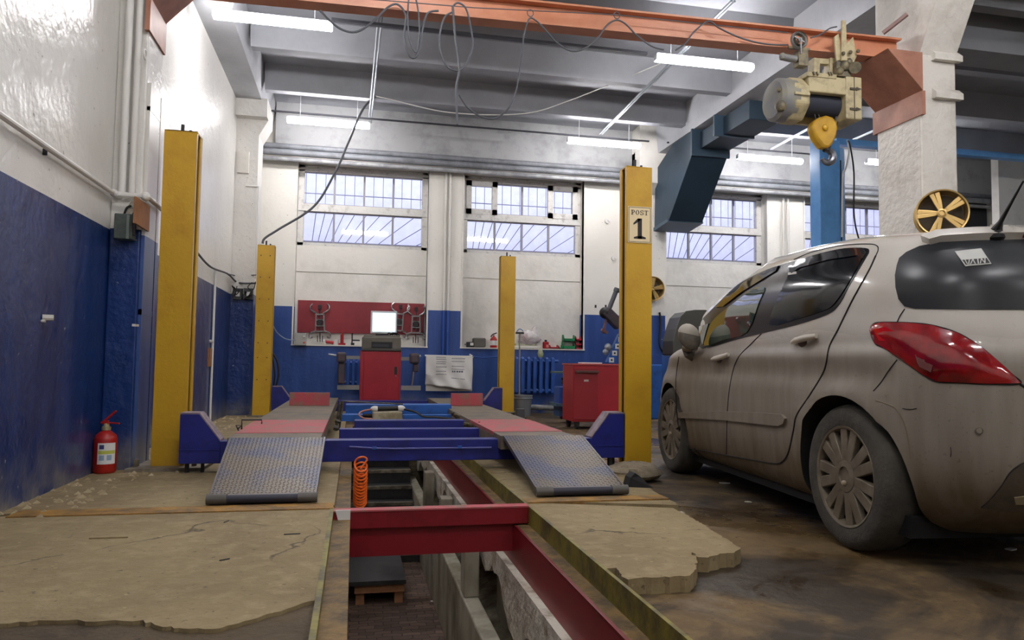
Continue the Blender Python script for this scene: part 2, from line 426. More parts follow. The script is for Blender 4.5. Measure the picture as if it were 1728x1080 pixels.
# low platform in the pit
pf = thing('pit_platform', 'low dark board on wooden bearers lying on the pit floor', 'platform', (.2, 6.7, PZ))
MB().bb(.0, .47, 6.3, 7.15, -1.08, -1.045).build('board', mat('oily_board', '#31312f', .45, col2='#232322', nscale=8), pf)
for xx in (.06, .38): MB().bb(xx, xx+.07, 6.36, 7.1, PZ, -1.08).build('bearer', M_card, pf)
MB().bb(.05, .46, 6.33, 6.37, -1.15, -1.08).build('front_rail', M_card, pf)
# pit edge steel
def steel(name, mb, m, label, cat='steel beam', **k): return tag(mb.build(name, m, **k), label, cat)
M_lip = mat('pit_yellow_angle', '#7d7428', .55, col2='#4d4422', nscale=7, namount=.46, bump=.2)
M_ledge = mat('pit_brown_flange', '#7c6236', .7, col2='#4e4028', nscale=9, namount=.5, bump=.4)
steel('pit_edge_angle', MB().bb(-.105, -.085, PY0, JL-.04, -.06, .004), M_lip, 'thin yellowed steel angle along the left edge of the pit', 'steel angle')
e = thing('pit_edge_beam', 'red steel beam with a brown dirty top along the left pit edge', 'steel beam', (-.04, 4, -.1))
MB().bb(-.085, 0, PY0, PY1, -.05, -.035).build('top_flange', M_ledge, e); MB().bb(-.012, .0, PY0, PY1, -.30, -.05).build('web', M_pitred, e); MB().bb(-.06, -.012, PY0, PY1, -.30, -.285).build('bottom_flange', M_pitred, e)
steel('pit_edge_angle', MB().bb(.94, .955, PY0, PY1, -.10, .006), M_lip, 'tall yellow painted steel angle along the right edge of the pit', 'steel angle')
e = thing('pit_edge_beam', 'red steel beam with a dirty ledge on top along the right pit edge', 'steel beam', (.9, 4, -.1))
MB().bb(.862, .94, PY0, PY1, -.105, -.092).build('top_flange', M_ledge, e); MB().bb(.862, .877, PY0, PY1, -.30, -.092).build('web', M_pitred, e); MB().bb(.877, .94, PY0, PY1, -.31, -.295).build('bottom_flange', M_pitred, e)
y1 = at(740, 853, Z=.01).y; y0 = at(740, 861, Z=.0).y
e = thing('pit_crossbeam', 'dark red steel crossbeam spanning the pit in front of the lift', 'steel beam', (.43, y0, -.1))
MB().bb(-.085, .94, y0+.004, y1-.004, -.085, .004).build('upper_beam', M_pitred, e, bevel=.004)
MB().bb(-.0, .862, y0+.04, y0+.10, -.235, -.085).build('lower_web', M_pitred, e)
MB().bb(-.085, .94, y0, y1, .002, .010).build('top_flange', M_redpink, e)
cn = MB().prism([(-.075, y0-.004, .014), (.0, y0-.004, .014), (.0, y0-.004, -.085), (-.03, y0-.004, -.07), (-.06, y0-.004, -.04)], (0, .012, 0))
tag(cn.build('corner_plate', M_paper), 'small white rounded plate on the left end of the red pit crossbeam', 'plate')

# ---- walls
struct('wall_left', MB().bb(WL-.2, WL, YF, YB+.4, ZLOW, 4.9), M_white)
struct('wall_front', MB().bb(WL-.2, WR+.2, YF-.2, YF, ZLOW-.1, 4.9), M_plain)
struct('wall_right', MB().bb(WR, WR+.2, YF, YB+.4, ZLOW-.1, 4.9), M_plain)
# back wall with window niches  (opening in x from..to)
NICHES = [(-.95, 1.13), (1.72, 3.80), (5.32, 7.28), (8.05, 10.1)]
NZ0, NZ1, WZ0, YN = 1.0, 3.93, 2.62, YB+.22
bw = MB(); xs = WL-.2
for a, b in NICHES:
    bw.bb(xs, a, YB, YB+.45, ZLOW, 4.9); bw.bb(a, b, YB, YB+.45, ZLOW, NZ0); bw.bb(a, b, YB, YB+.45, NZ1, 4.9)
    bw.bb(a, b, YN, YB+.45, NZ0, WZ0)
    xs = b
bw.bb(xs, WR+.2, YB, YB+.45, ZLOW, 4.9)
struct('wall_back', bw, M_backpaint)
# the niche panels are white down to the sill: thin plaster board facing with two joints
for i, (a, b) in enumerate(NICHES):
    struct('trim_%d' % (i+1), MB().bb(a, b, YN-.03, YN, NZ0+.005, 2.18).bb(a, b, YN-.03, YN, 2.195, WZ0), M_plain)
    struct('trim_%d' % (i+11), MB().bb(a-.03, b+.03, YB-.02, YN-.02, NZ0, NZ0+.02).bb(a-.025, a, YB-.012, YB+.1, NZ0, NZ1).bb(b, b+.025, YB-.012, YB+.1, NZ0, NZ1), M_plain)

# windows
def glass_mat():
    m = bpy.data.materials.new('window_glass'); m.use_nodes = True; nt = m.node_tree; N = nt.nodes.new; L = nt.links.new
    nt.nodes.remove(nt.nodes['Principled BSDF'])
    t = N('ShaderNodeBsdfTransparent'); t.inputs[0].default_value = (.93, .94, 1, 1)
    g = N('ShaderNodeBsdfGlossy'); g.inputs['Roughness'].default_value = .03
    d = N('ShaderNodeBsdfTranslucent'); d.inputs[0].default_value = (.8, .8, .85, 1)
    fr = N('ShaderNodeFresnel'); fr.inputs[0].default_value = 1.5
    n = N('ShaderNodeTexNoise'); n.inputs['Scale'].default_value = 2.5
    r = N('ShaderNodeMapRange'); r.inputs[1].default_value = .35; r.inputs[2].default_value = .7; r.inputs[3].default_value = .02; r.inputs[4].default_value = .12; L(n.outputs[0], r.inputs[0])
    a = N('ShaderNodeMixShader'); L(r.outputs[0], a.inputs[0]); L(t.outputs[0], a.inputs[1]); L(d.outputs[0], a.inputs[2])
    x = N('ShaderNodeMixShader'); L(fr.outputs[0], x.inputs[0]); L(a.outputs[0], x.inputs[1]); L(g.outputs[0], x.inputs[2])
    L(x.outputs[0], nt.nodes['Material Output'].inputs[0]); return m
M_glass = glass_mat()
def window(i, a, b, casements=False):
    y = YN-.02
    w = thing('window_%d' % i, 'window', 'window', ((a+b)/2, y, WZ0)); del w['label']; del w['category']; w['kind'] = 'structure'
    fr = MB(); zb, zt = WZ0, 3.83; zm = 3.24
    fr.bb(a, a+.09, y, y+.10, zb, zt+.1); fr.bb(b-.09, b, y, y+.10, zb, zt+.1)
    fr.bb(a, b, y, y+.1, zb, zb+.05); fr.bb(a, b, y, y+.10, zt, zt+.10); fr.bb(a, b, y-.02, y+.1, zm-.06, zm+.06)
    fr.bb(a-.02, b+.02, y-.05, y+.08, zt+.02, zt+.05)
    fr.build('window_frame', M_frame, w)
    n = 4; W_ = (b-a-.18)/n; mu = MB()
    for k in range(1, n):
        xx = a+.09+W_*k
        mu.bb(xx-.016, xx+.016, y+.02, y+.07, zb+.05, zm-.06); mu.bb(xx-.016, xx+.016, y+.02, y+.07, zm+.06, zt)
    for (q0, q1) in ((zb+.05, zm-.06), (zm+.06, zt)):
        for k in range(n):
            x0, x1 = a+.09+W_*k, a+.09+W_*(k+1)
            mu.bb(x0, x1, y+.03, y+.06, q0, q0+.018); mu.bb(x0, x1, y+.03, y+.06, q1-.018, q1)
    mu.build('mullion', M_frame_d, w)
    for (q0, q1) in ((zb+.05, zm-.06), (zm+.06, zt)):
        for k in range(n):
            x0, x1 = a+.09+W_*k, a+.09+W_*(k+1)
            MB().bb(x0, x1, y+.042, y+.048, q0, q1).build('pane', M_glass, w)
    if casements:
        for k in (0, 3):
            x0, x1 = a+.09+W_*k, a+.09+W_*(k+1); c = MB(); q0, q1 = zm+.04, zt+.02
            x0 -= .03; x1 += .03
            c.bb(x0, x0+.09, y-.03, y+.04, q0, q1); c.bb(x1-.09, x1, y-.03, y+.04, q0, q1); c.bb(x0, x1, y-.03, y+.04, q0, q0+.09); c.bb(x0, x1, y-.03, y+.04, q1-.09, q1)
            c.build('casement', M_frame, w)
    # welded grille outside: grid above, rays below
    g = thing('window_grille', ['', 'welded sunray steel grille outside the first window from the left, behind the red board', 'welded sunray steel grille outside the second window from the left, with two small casements', 'welded sunray steel grille outside the window partly hidden by the dark duct', 'welded sunray steel grille outside the window behind the light blue column'][i], 'window grille', ((a+b)/2, y+.2, zb))
    q = MB(); yg = y+.22
    for k in range(13):
        xx = a+.1+(b-a-.2)*k/12; q.tube([(xx, yg, zm), (xx, yg, zt+.08)], .005, 5)
    for zz in (zm+.28, zm): q.tube([(a+.05, yg, zz), (b-.05, yg, zz)], .008, 5)
    q.build('bar_grid', M_grille, g)
    q = MB(); fx, fz = a+.12, zb-.85
    for k in range(11):
        t = math.radians(84-k*5.6); d = V((math.cos(t), 0, math.sin(t)))
        s0 = (zb-fz)/d.z; s1 = (zm-.02-fz)/d.z
        p0, p1 = V((fx, yg, fz))+d*s0, V((fx, yg, fz))+d*s1
        if p0.x > b: continue
        if p1.x > b+.1: s1 = (b+.1-fx)/d.x; p1 = V((fx, yg, fz))+d*s1
        q.tube([p0, p1], .007, 5)
    q.tube([(a, yg, zb+.1), (b, yg, zb+.1)], .012, 5)
    q.build('ray_bar', M_grille, g)
for i, (a, b) in enumerate(NICHES): window(i+1, a, b, i == 1)

# ---- ceiling: slab, ribs, side beam, main beam
struct('ceiling', MB().bb(WL-.2, WR+.2, YF-.2, YB+.45, 4.82, 5.0), M_ceil)
for k in range(12):
    yy = 10.42-1.42*k
    if yy < YF: break
    struct('trim_rib', MB().prism([(-1.3, yy, 4.49), (-1.3, yy+.13, 4.49), (-1.3, yy+.24, 4.82), (-1.3, yy-.11, 4.82)], (6.3, 0, 0)), M_ceil)
    struct('trim_rib', MB().prism([(5.6, yy, 4.49), (5.6, yy+.13, 4.49), (5.6, yy+.24, 4.82), (5.6, yy-.11, 4.82)], (WR-5.6, 0, 0)), M_ceil)
struct('trim_beam_left', MB().prism([(WL, YF, 4.40), (-1.36, YF, 4.40), (-1.30, YF, 4.9), (WL, YF, 4.9)], (0, YB-YF, 0)), M_ceil_w)
struct('trim_beam_right', MB().prism([(4.95, YF, 4.36), (5.66, YF, 4.36), (5.72, YF, 4.9), (4.89, YF, 4.9)], (0, YB-YF, 0)), M_ceil_w)
struct('trim_lintel', MB().bb(-1.3, WR, YB-.14, YB, 4.14, 4.82), M_ceil_d)
struct('trim_beam_cross', MB().prism([(5.7, 6.6, 4.25), (5.7, 7.0, 4.25), (5.7, 7.05, 4.85), (5.7, 6.55, 4.85)], (WR-5.7, 0, 0)), M_ceil)
# left corner column at the back and left column in the foreground
struct('trim_column_corner', MB().bb(WL, -1.40, 10.75, 11.25, ZLOW, 4.40).bb(WL, -1.28, 10.6, 11.3, 4.16, 4.42).prism([(-1.40, 10.75, 3.93), (-1.28, 10.75, 4.16), (-1.40, 10.75, 4.16)], (0, .5, 0)), M_pilaster)
LX, LY0, LY1 = -1.50, 5.58, 5.98
struct('trim_column_left', MB().bb(WL, LX, LY0, LY1, ZLOW, 4.5), M_pilaster, bevel=.01)
# right column
RX, RY0, RY1 = 4.74, 5.38, 5.92
struct('trim_column_right', MB().bb(RX, RX+.37, RY0, RY1, ZLOW, 4.4), M_pillar, bevel=.015)
a0, a1, a2 = at(1608, 98, Y=RY0), at(1637, 5, Y=RY0), at(1560, 85, Y=RY0)
struct('trim_column_haunch', MB().prism([(RX+.06, RY0-.07, a0.z-.02), (RX+.37, RY0-.07, a0.z-.02), (RX+.53, RY0-.32, a1.z-.1), (RX+.53, RY0-.32, 4.9), (RX+.06, RY0-.32, 4.9), (RX+.06, RY0-.32, a1.z-.1)][0:0] or [(RX, RY0, a0.z), (RX, RY0-.30, a1.z+.05), (RX, RY0-.30, 4.9), (RX, RY1, 4.9), (RX, RY1, a0.z)], (.37, 0, 0)).prism([(RX+.37, RY0, a0.z), (RX+.37, RY1, a0.z), (RX+.37, RY1, 4.9), (RX+.37, RY0, 4.9)], (.01, 0, 0)), M_pillar, bevel=.01)
for py0 in (100, 164):
    c = at(1582, py0, Y=RY0)
    struct('trim_bracket', MB().prism([(RX+.12, RY0-.05, c.z+.03), (RX+.12, RY0, c.z+.08), (RX+.12, RY0, c.z-.02), (RX+.12, RY0-.05, c.z-.02)], (.28, 0, 0)), M_pillar)
# back column between the second and third windows
struct('trim_column_back', MB().bb(4.62, 5.18, YB-.28, YB, ZLOW, 4.40), M_backpaint)
h0, h1 = at(1110, 330, Y=YB-.28).z, at(1110, 262, Y=YB-.28).z
struct('trim_column_cap', MB().prism([(4.62, YB-.28, h0), (4.62, YB-.50, h0+.16), (4.62, YB-.50, h1+.6), (4.62, YB, h1+.6), (4.62, YB, h0)], (.62, 0, 0)), M_plain)
# pillar piers between the niches stand proud of the niche already; second pair of far columns on the right
struct('wall_right_bay', MB().bb(10.9, WR, 10.6, 10.75, ZLOW, 4.85), M_plain)
_a, _b = at(1600, 292, Y=11.95), at(1662, 292, Y=11.95)
struct('door_1', MB().bb(_a.x, _b.x, 11.93, 12.0, ZLOW, _a.z), mat('dark_slab', '#2b2e33', .6))  # plain dark slab put in for the dark vertical band right of the column
# ================================================================== LIGHTS
M_tube = mat('tube_glow', (1.0, .97, .98), .4, emit=TUBE_POWER)
M_house = mat('lamp_housing', '#c8cacd', .5)
def tube_light(label, cx, y, z, L=1.25, group=None):
    t = thing('tube_light', label, 'ceiling light', (cx, y, z), group)
    b = MB(); n = 10
    prof = [(.058*math.cos(a), -.012-.040*math.sin(a)) for a in [2*math.pi*k/16 for k in range(16)]]
    b.prism([(cx-L/2, y+p, z+q) for p, q in prof], (L, 0, 0)); b.build('diffuser', M_tube, t)
    MB().bb(cx-L/2, cx+L/2, y-.022, y+.022, z+.019, z+.045).build('housing', M_house, t)
    for s in (-1, 1):
        MB().bb(cx+s*L/2-.012, cx+s*L/2+.012, y-.04, y+.04, z-.037, z+.031).build('end_cap', M_house, t)
        MB().cyl((cx+s*L*.35, y, z+.04), (cx+s*L*.35, y, 4.825), .004, 6).build('hanger', M_house, t)
    return t
ZT = 4.22
def from_px(a, b):
    p, q = at(*a, Z=ZT), at(*b, Z=ZT); return (p.x+q.x)/2, (p.y+q.y)/2, q.x-p.x
LS = [((360,20),(560,47),'big near tube light at the top left, above the left lift post'),
      ((486,203),(623,210),'tube light above the leftmost window with a long conduit at its right end'),
      ((1107,97),(1269,113),'tube light just left of the crane hoist, under the orange beam'),
      ((958,237),(1080,245),'tube light above the post with the number sign'),
      ((1243,265),(1355,271),'tube light between the dark duct and the light blue column'),
      ((1460,273),(1570,279),'tube light mostly hidden behind the big white column')]
LP = []
for a, b, lab in LS:
    cx, y, L = from_px(a, b); LP.append((cx, y, L)); tube_light(lab, cx, y, ZT, max(1.0, min(1.5, L)))
for cx, y in ((.2, 3.6), (3.7, 3.4), (.3, .6), (3.8, .2), (7.5, 2.2), (.5, -2.6), (6.5, -2.6)):
    tube_light('ceiling tube light over the part of the hall behind the camera', cx, y, ZT+.15, 1.25, 'tube lights behind the camera')
def conduit(name, p, q, m, label, r=.012, gap=.035, cat='conduit'):
    mb = MB(); d = (V(q)-V(p)).normalized(); s = d.cross(V((0,0,1))).normalized()*gap
    mb.tube([p, q], r, 8); mb.tube([V(p)+s, V(q)+s], r, 8)
    return tag(mb.build(name, m, smooth=True), label, cat)
ZC_ = 4.44
def cy(a, b, lab): 
    p = at(*a, Z=ZC_); q = at(*b, Z=ZC_); conduit('conduit', p, q, M_steelgrey, lab)
cy((626,207), (645,21), 'pair of steel conduits running along the ceiling above the leftmost window')
cy((1016,226), (1240,2), 'pair of steel conduits running along the ceiling to the light above the numbered post')
cy((1302,252), (1372,214), 'pair of steel conduits behind the hoist hook')
cy((1432,240), (1478,220), 'pair of steel conduits beside the big white column')
cy((1240,222), (1300,188), 'short pale conduit beside the dark ceiling duct')
def hrod(name, a, b, z, lab, m=M_iron, w=.05, h=.03):
    p = at(*a, Z=z); q = at(*b, Z=z); y = (p.y+q.y)/2
    return tag(MB().bb(p.x, q.x, y-w/2, y+w/2, z, z+h).build(name, m), lab, 'cable tray')
hrod('cable_tray', (560,46), (1100,84), 4.40, 'perforated dark steel cable tray behind the orange crane beam')
hrod('cable_tray', (430,190), (1100,236), 4.40, 'dark cable tray along the lights near the back wall', w=.03, h=.02)
hrod('cable_tray', (1125,242), (1385,262), 4.40, 'dark cable tray above the light beside the blue column', w=.03, h=.02)
# pipes under the lintel
M_pipe_d = mat('dusty_pipe', '#83868c', .5, col2='#6c6e73', nscale=5)
M_pipe_l = mat('dusty_pipe_light', '#a9aaab', .5, col2='#85868a', nscale=5)
for k, (z, r, m, yy, lab) in enumerate(((4.10, .045, M_pipe_d, 11.80, 'topmost grey heating pipe under the back lintel'), (3.99, .05, M_pipe_d, 11.74, 'second grey heating pipe under the back lintel'), (4.05, .03, M_pipe_d, 11.90, 'thin rear pipe between the heating pipes under the back lintel'), (3.90, .035, M_pipe_l, 11.80, 'lowest paler heating pipe just above the windows'))):
    for (xa, xb, s_) in ((-1.68, 4.55, 'left bays'), (5.25, 12.2, 'right bays')):
        mb = MB().cyl((xa, yy, z), (xb, yy, z), r, 14)
        tag(mb.build('heating_pipe', m, smooth=True), lab+', '+s_+' of the wall', 'pipe')
# main beam side pipe
conduit('conduit', at(1165,243,Z=4.38), at(1308,156,Z=4.38), M_steelgrey, 'steel conduit pair along the right edge of the main ceiling beam', gap=.05)
# thick pipes on piers
def vpipes(name, xs, y, z0, z1, m, lab, r=.022):
    for k, x in enumerate(xs):
        tag(MB().cyl((x, y, z0), (x, y, z1), r, 12).build(name, m, smooth=True), lab[k], 'pipe')
M_piperiser = wall_paint('riser_paint', '#d8d5cd', '#1b4796', 1.615, rough=.4, bump=.05)
xr = at(751, 400, Y=11.96).x
vpipes('riser_pipe', (xr, xr+.075), 11.96, .5, 3.95, M_piperiser, ('left riser pipe on the pier between the first two windows', 'right riser pipe on the pier between the first two windows'))
xr = at(1322, 380, Y=11.96).x
vpipes('riser_pipe', (xr, xr+.09), 11.96, 1.2, 3.85, M_piperiser, ('left riser pipe on the pier left of the blue column', 'right riser pipe on the pier left of the blue column'))

# ================================================================== FOUR POST LIFT
lift = thing('four_post_lift', 'four post vehicle lift with yellow posts, blue crossbeams and two grey runways over the pit', 'car lift', (.4, 7.8, 0))
def post(x0, x1, y0, d, z1, side, holes=False):
    """C channel, open towards +side"""
    t = .012; x_out, x_in = (x0, x1) if side > 0 else (x1, x0); lip = .035*side
    y1 = y0+d; s = side
    pr = [(x_in, y0), (x_out, y0), (x_out, y1), (x_in, y1), (x_in, y1-d*.30), (x_in-s*t, y1-d*.30), (x_in-s*t, y1-t), (x_out+s*t, y1-t), (x_out+s*t, y0+t), (x_in-s*t, y0+t), (x_in-s*t, y0+d*.24), (x_in, y0+d*.24)]
    mb = MB().prism([(p[0], p[1], .012) for p in pr], (0, 0, z1-.012))
    # closed head
    mb.bb(min(x0, x1), max(x0, x1), y0, y1, z1-.01, z1)
    p = mb.build('post', M_yellow, lift, bevel=.002)
    xm = (x0+x1)/2
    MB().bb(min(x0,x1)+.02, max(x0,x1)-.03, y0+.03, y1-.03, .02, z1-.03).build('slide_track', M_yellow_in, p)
    MB().cyl((xm-.01, y0+d/2, z1-.01), (xm-.01, y0+d/2, z1+.07), .012, 10).build('threaded_rod', M_iron, p, smooth=True)
    MB().cyl((xm+.045, y0+d/2, z1-.01), (xm+.045, y0+d/2, z1+.03), .010, 10).build('bolt', M_iron, p, smooth=True)
    return p
ny = 5.60
pl = post(-1.375, -1.155, ny, .20, 2.42, 1)
yr = at(1077, 787, Z=-.0).y
pr_ = post(at(1055,785,Y=yr).x, at(1099,785,Y=yr).x, yr, .15, at(1078,281,Y=yr).z, -1)
yfl = at(437, 703, Z=0).y
pfl = post(at(425,700,Y=yfl).x, at(454,700,Y=yfl).x, yfl, .2, at(447,413,Y=yfl).z, 1)
yfr = at(853, 697, Z=0).y
pfr = post(at(842,697,Y=yfr).x, at(867,697,Y=yfr).x, yfr, .17, at(857,432,Y=yfr).z, -1)
# side plate of the far left post with bolts
mb = MB()
for zz in (.5, .8, 1.0, 1.3, 1.6, 1.9, 2.2):
    for xx in (.05, .17): mb.cyl((at(425,700,Y=yfl).x+xx, yfl-.004, zz), (at(425,700,Y=yfl).x+xx, yfl, zz), .008, 8)
mb.build('bolt', M_iron, pfl)
# foot plates
M_foot = mat('foot_plate', '#8a8172', .6, .2, col2='#6b6151', nscale=8)
for x, y, w in ((-1.265, ny+.08, .30),):
    MB().prism([(x-w*.8, y-.22, .0), (x+w*.85, y-.20, .0), (x+w*.9, y+.22, .0), (x-w*.8, y+.22, 0)], (0,0,.022)).build('foot_plate', M_foot, lift)
MB().bb(-1.48, -1.45, ny-.02, ny+.01, .02, .07).build('anchor_bolt', M_foot, lift); MB().bb(-1.10, -1.07, ny-.03, ny, .02, .06).build('anchor_bolt', M_foot, lift)
MB().bb(at(425,700,Y=yfl).x-.06, at(454,700,Y=yfl).x+.08, yfl-.05, yfl+.25, 0, .02).build('foot_plate', M_foot, lift)
MB().bb(at(842,697,Y=yfr).x-.05, at(867,697,Y=yfr).x+.05, yfr-.05, yfr+.25, 0, .02).build('foot_plate', M_foot, lift)
# sign on the near right post
xs0, xs1 = at(1059.5,380,Y=yr).x, at(1098.5,380,Y=yr).x
zs1, zs0 = at(1080,349,Y=yr).z, at(1080,410,Y=yr).z
M_sign = mat('sign_cream', '#e6d3a8', .5); M_ink = mat('sign_ink', '#26211c', .6)
sg = MB().bb(xs0, xs1, yr-.005, yr-.0005, zs0, zs1).build('number_sign', M_sign, pr_); sg['label'] = 'cream sign reading POST 1'
bd = MB(); w = .003; i_ = .006
for (a, b, c, d) in ((xs0+i_, xs1-i_, zs0+i_, zs0+i_+w), (xs0+i_, xs1-i_, zs1-i_-w, zs1-i_), (xs0+i_, xs0+i_+w, zs0+i_, zs1-i_), (xs1-i_-w, xs1-i_, zs0+i_, zs1-i_)): bd.bb(a, b, yr-.0065, yr-.005, c, d)
bd.build('sign_border', M_ink, sg)
def letter(mb, ch, x, z, h, wd, y, t=.002, st=.17):
    """serif capitals from strokes; st = stem width share"""
    s = h*st; th = h*.08
    def R(a, b, c, d): mb.bb(x+a*wd, x+b*wd, y-t, y, z+c*h, z+d*h)
    def serif(cx, zz, w_=.40): mb.bb(x+(cx-w_/2)*wd, x+(cx+w_/2)*wd, y-t, y, z+zz*h, z+zz*h+th)
    def ringarc(cx, cz, rx, rz, a0, a1, thin, thick, n=14):
        pts = []
        for i in range(n+1):
            a = math.radians(a0+(a1-a0)*i/n); pts.append((math.cos(a), math.sin(a)))
        for i in range(n):
            (c0, s0_), (c1, s1_) = pts[i], pts[i+1]
            q0 = thin+(thick-thin)*abs(c0); q1 = thin+(thick-thin)*abs(c1)
            mb.prism([(cx+rx*c0, y, cz+rz*s0_), (cx+rx*c1, y, cz+rz*s1_), (cx+(rx-q1)*c1, y, cz+(rz-thin)*s1_), (cx+(rx-q0)*c0, y, cz+(rz-thin)*s0_)], (0, -t, 0))
    if ch == 'O': ringarc(x+wd*.5, z+h*.5, wd*.5, h*.5, 0, 360, th, s, 24)
    elif ch == 'P':
        mb.bb(x+.16*wd, x+.16*wd+s, y-t, y, z, z+h); mb.bb(x, x+.5*wd, y-t, y, z, z+th); mb.bb(x, x+.55*wd, y-t, y, z+h-th, z+h); mb.bb(x+.2*wd, x+.55*wd, y-t, y, z+.42*h, z+.42*h+th)
        ringarc(x+wd*.55, z+h*.71, wd*.42, h*.29, -90, 90, th, s)
    elif ch == 'T':
        mb.bb(x+.5*wd-s/2, x+.5*wd+s/2, y-t, y, z, z+h); mb.bb(x, x+wd, y-t, y, z+h-th, z+h); mb.bb(x+.22*wd, x+.78*wd, y-t, y, z, z+th)
        mb.bb(x, x+.10*wd, y-t, y, z+.74*h, z+h); mb.bb(x+.9*wd, x+wd, y-t, y, z+.74*h, z+h)
    elif ch == 'S':
        ringarc(x+wd*.5, z+h*.73, wd*.44, h*.27, 20, 270, th, s*.8); ringarc(x+wd*.5, z+h*.27, wd*.46, h*.27, -160, 90, th, s*.8)
        mb.bb(x+.82*wd, x+.92*wd, y-t, y, z+.68*h, z+h); mb.bb(x+.06*wd, x+.16*wd, y-t, y, z, z+.32*h)
tx = MB(); W_ = xs1-xs0; H_ = zs1-zs0; lh = H_*.13; lx = xs0+W_*.13; lw = W_*.155
for k, ch in enumerate('POST'): letter(tx, ch, lx+k*W_*.192, zs1-H_*.23, lh, lw, yr-.005)
one = MB(); ox = (xs0+xs1)/2; oz = zs0+H_*.11; oh = H_*.56; y_ = yr-.005
one.bb(ox-.016, ox+.018, y_-.002, y_, oz, oz+oh); one.prism([(ox-.016, y_, oz+oh), (ox+.018, y_, oz+oh), (ox-.016, y_, oz+oh-.03), (ox-.052, y_, oz+oh-.052), (ox-.052, y_, oz+oh-.038)], (0, -.002, 0))
one.prism([(ox-.048, y_, oz), (ox+.050, y_, oz), (ox+.050, y_, oz+.012), (ox+.018, y_, oz+.022), (ox-.016, y_, oz+.022), (ox-.048, y_, oz+.012)], (0, -.002, 0))
tx.build('sign_letters', M_ink, sg); one.build('sign_numeral', M_ink, sg)
# crossbeams
def crossbeam(xa, xb, y, brk, th=.16):
    c = MB().bb(xa, xb, y, y+.13, .065, .215).build('crossbeam', M_blue, lift, bevel=.004)
    for s, x in ((1, xa), (-1, xb)):
        pg = [(x, y-.012, .07), (x+s*.26, y-.012, .07), (x+s*.26, y-.012, .215), (x+s*.12, y-.012, .40), (x, y-.012, .40)]
        b = MB().prism(pg, (0, .012, 0)).prism([(p[0], y+.13, p[2]) for p in pg], (0, .012, 0)); b.build('gusset', M_blue, c)
        MB().prism([(x+s*.26, y-.012, .217), (x+s*.26, y-.012, .227), (x+s*.122, y-.012, .41), (x, y-.012, .41), (x, y-.012, .40), (x+s*.12, y-.012, .40)], (0, .155, 0)).build('gusset_flange', mat('worn_edge', '#8f7f86', .6, col2='#6a5a60', nscale=9), c)
        MB().bb(min(x, x+s*.29), max(x, x+s*.25), y-.016, y-.010, .155, .163).build('weld_rib', M_blue, c)
    return c
cbm = crossbeam(-1.14, at(1049,760,Y=5.40).x, 5.36, 1)
MB().tube([(-.02, 5.345, .172), (.15, 5.345, .160), (.30, 5.345, .155), (1.0, 5.345, .155)], .006, 6).build('latch_rod', mat('rod_blue', '#6468a8', .5), cbm)
[MB().bb(q_, q_+.03, 5.34, 5.36, .15, .17).build('rod_clip', M_lblue, cbm) for q_ in (.14, .75)]
MB().cyl((-1.0, 5.42, 0), (-1.0, 5.42, .065), .012, 8).cyl((-1.1, 5.42, 0), (-1.1, 5.42, .065), .015, 8).cyl((1.85, 5.42, 0), (1.85, 5.42, .065), .02, 8).cyl((1.95, 5.42, 0), (1.95, 5.42, .065), .03, 8).build('stop_bolt', M_iron, cbm)
crossbeam(at(455,690,Y=10.4).x, at(841,690,Y=10.9).x, 10.62, 1)
# runways
M_deck = mat('runway_deck', '#726552', .6, .1, col2='#544f47', nscale=4, namount=.46, bump=.25, bscale=90)
M_ramp = bpy.data.materials.new('ramp_tread'); M_ramp.use_nodes = True
def _tread(m):
    nt = m.node_tree; N = nt.nodes.new; L = nt.links.new; b = nt.nodes['Principled BSDF']
    tc = N('ShaderNodeTexCoord'); n = N('ShaderNodeTexNoise'); n.inputs['Scale'].default_value = 3.2; n.inputs['Detail'].default_value = 8; L(tc.outputs['Object'], n.inputs['Vector'])
    sx = N('ShaderNodeSeparateXYZ'); L(tc.outputs['Object'], sx.inputs[0])
    r = N('ShaderNodeValToRGB'); r.color_ramp.elements[0].position = .42; r.color_ramp.elements[1].position = .60
    r.color_ramp.elements[0].color = (*lin('#5d5243'), 1); r.color_ramp.elements[1].color = (*lin('#3b3f58'), 1); L(n.outputs[0], r.inputs[0]); L(r.outputs[0], b.inputs['Base Color'])
    b.inputs['Roughness'].default_value = .42; b.inputs['Metallic'].default_value = .25
_tread(M_ramp)
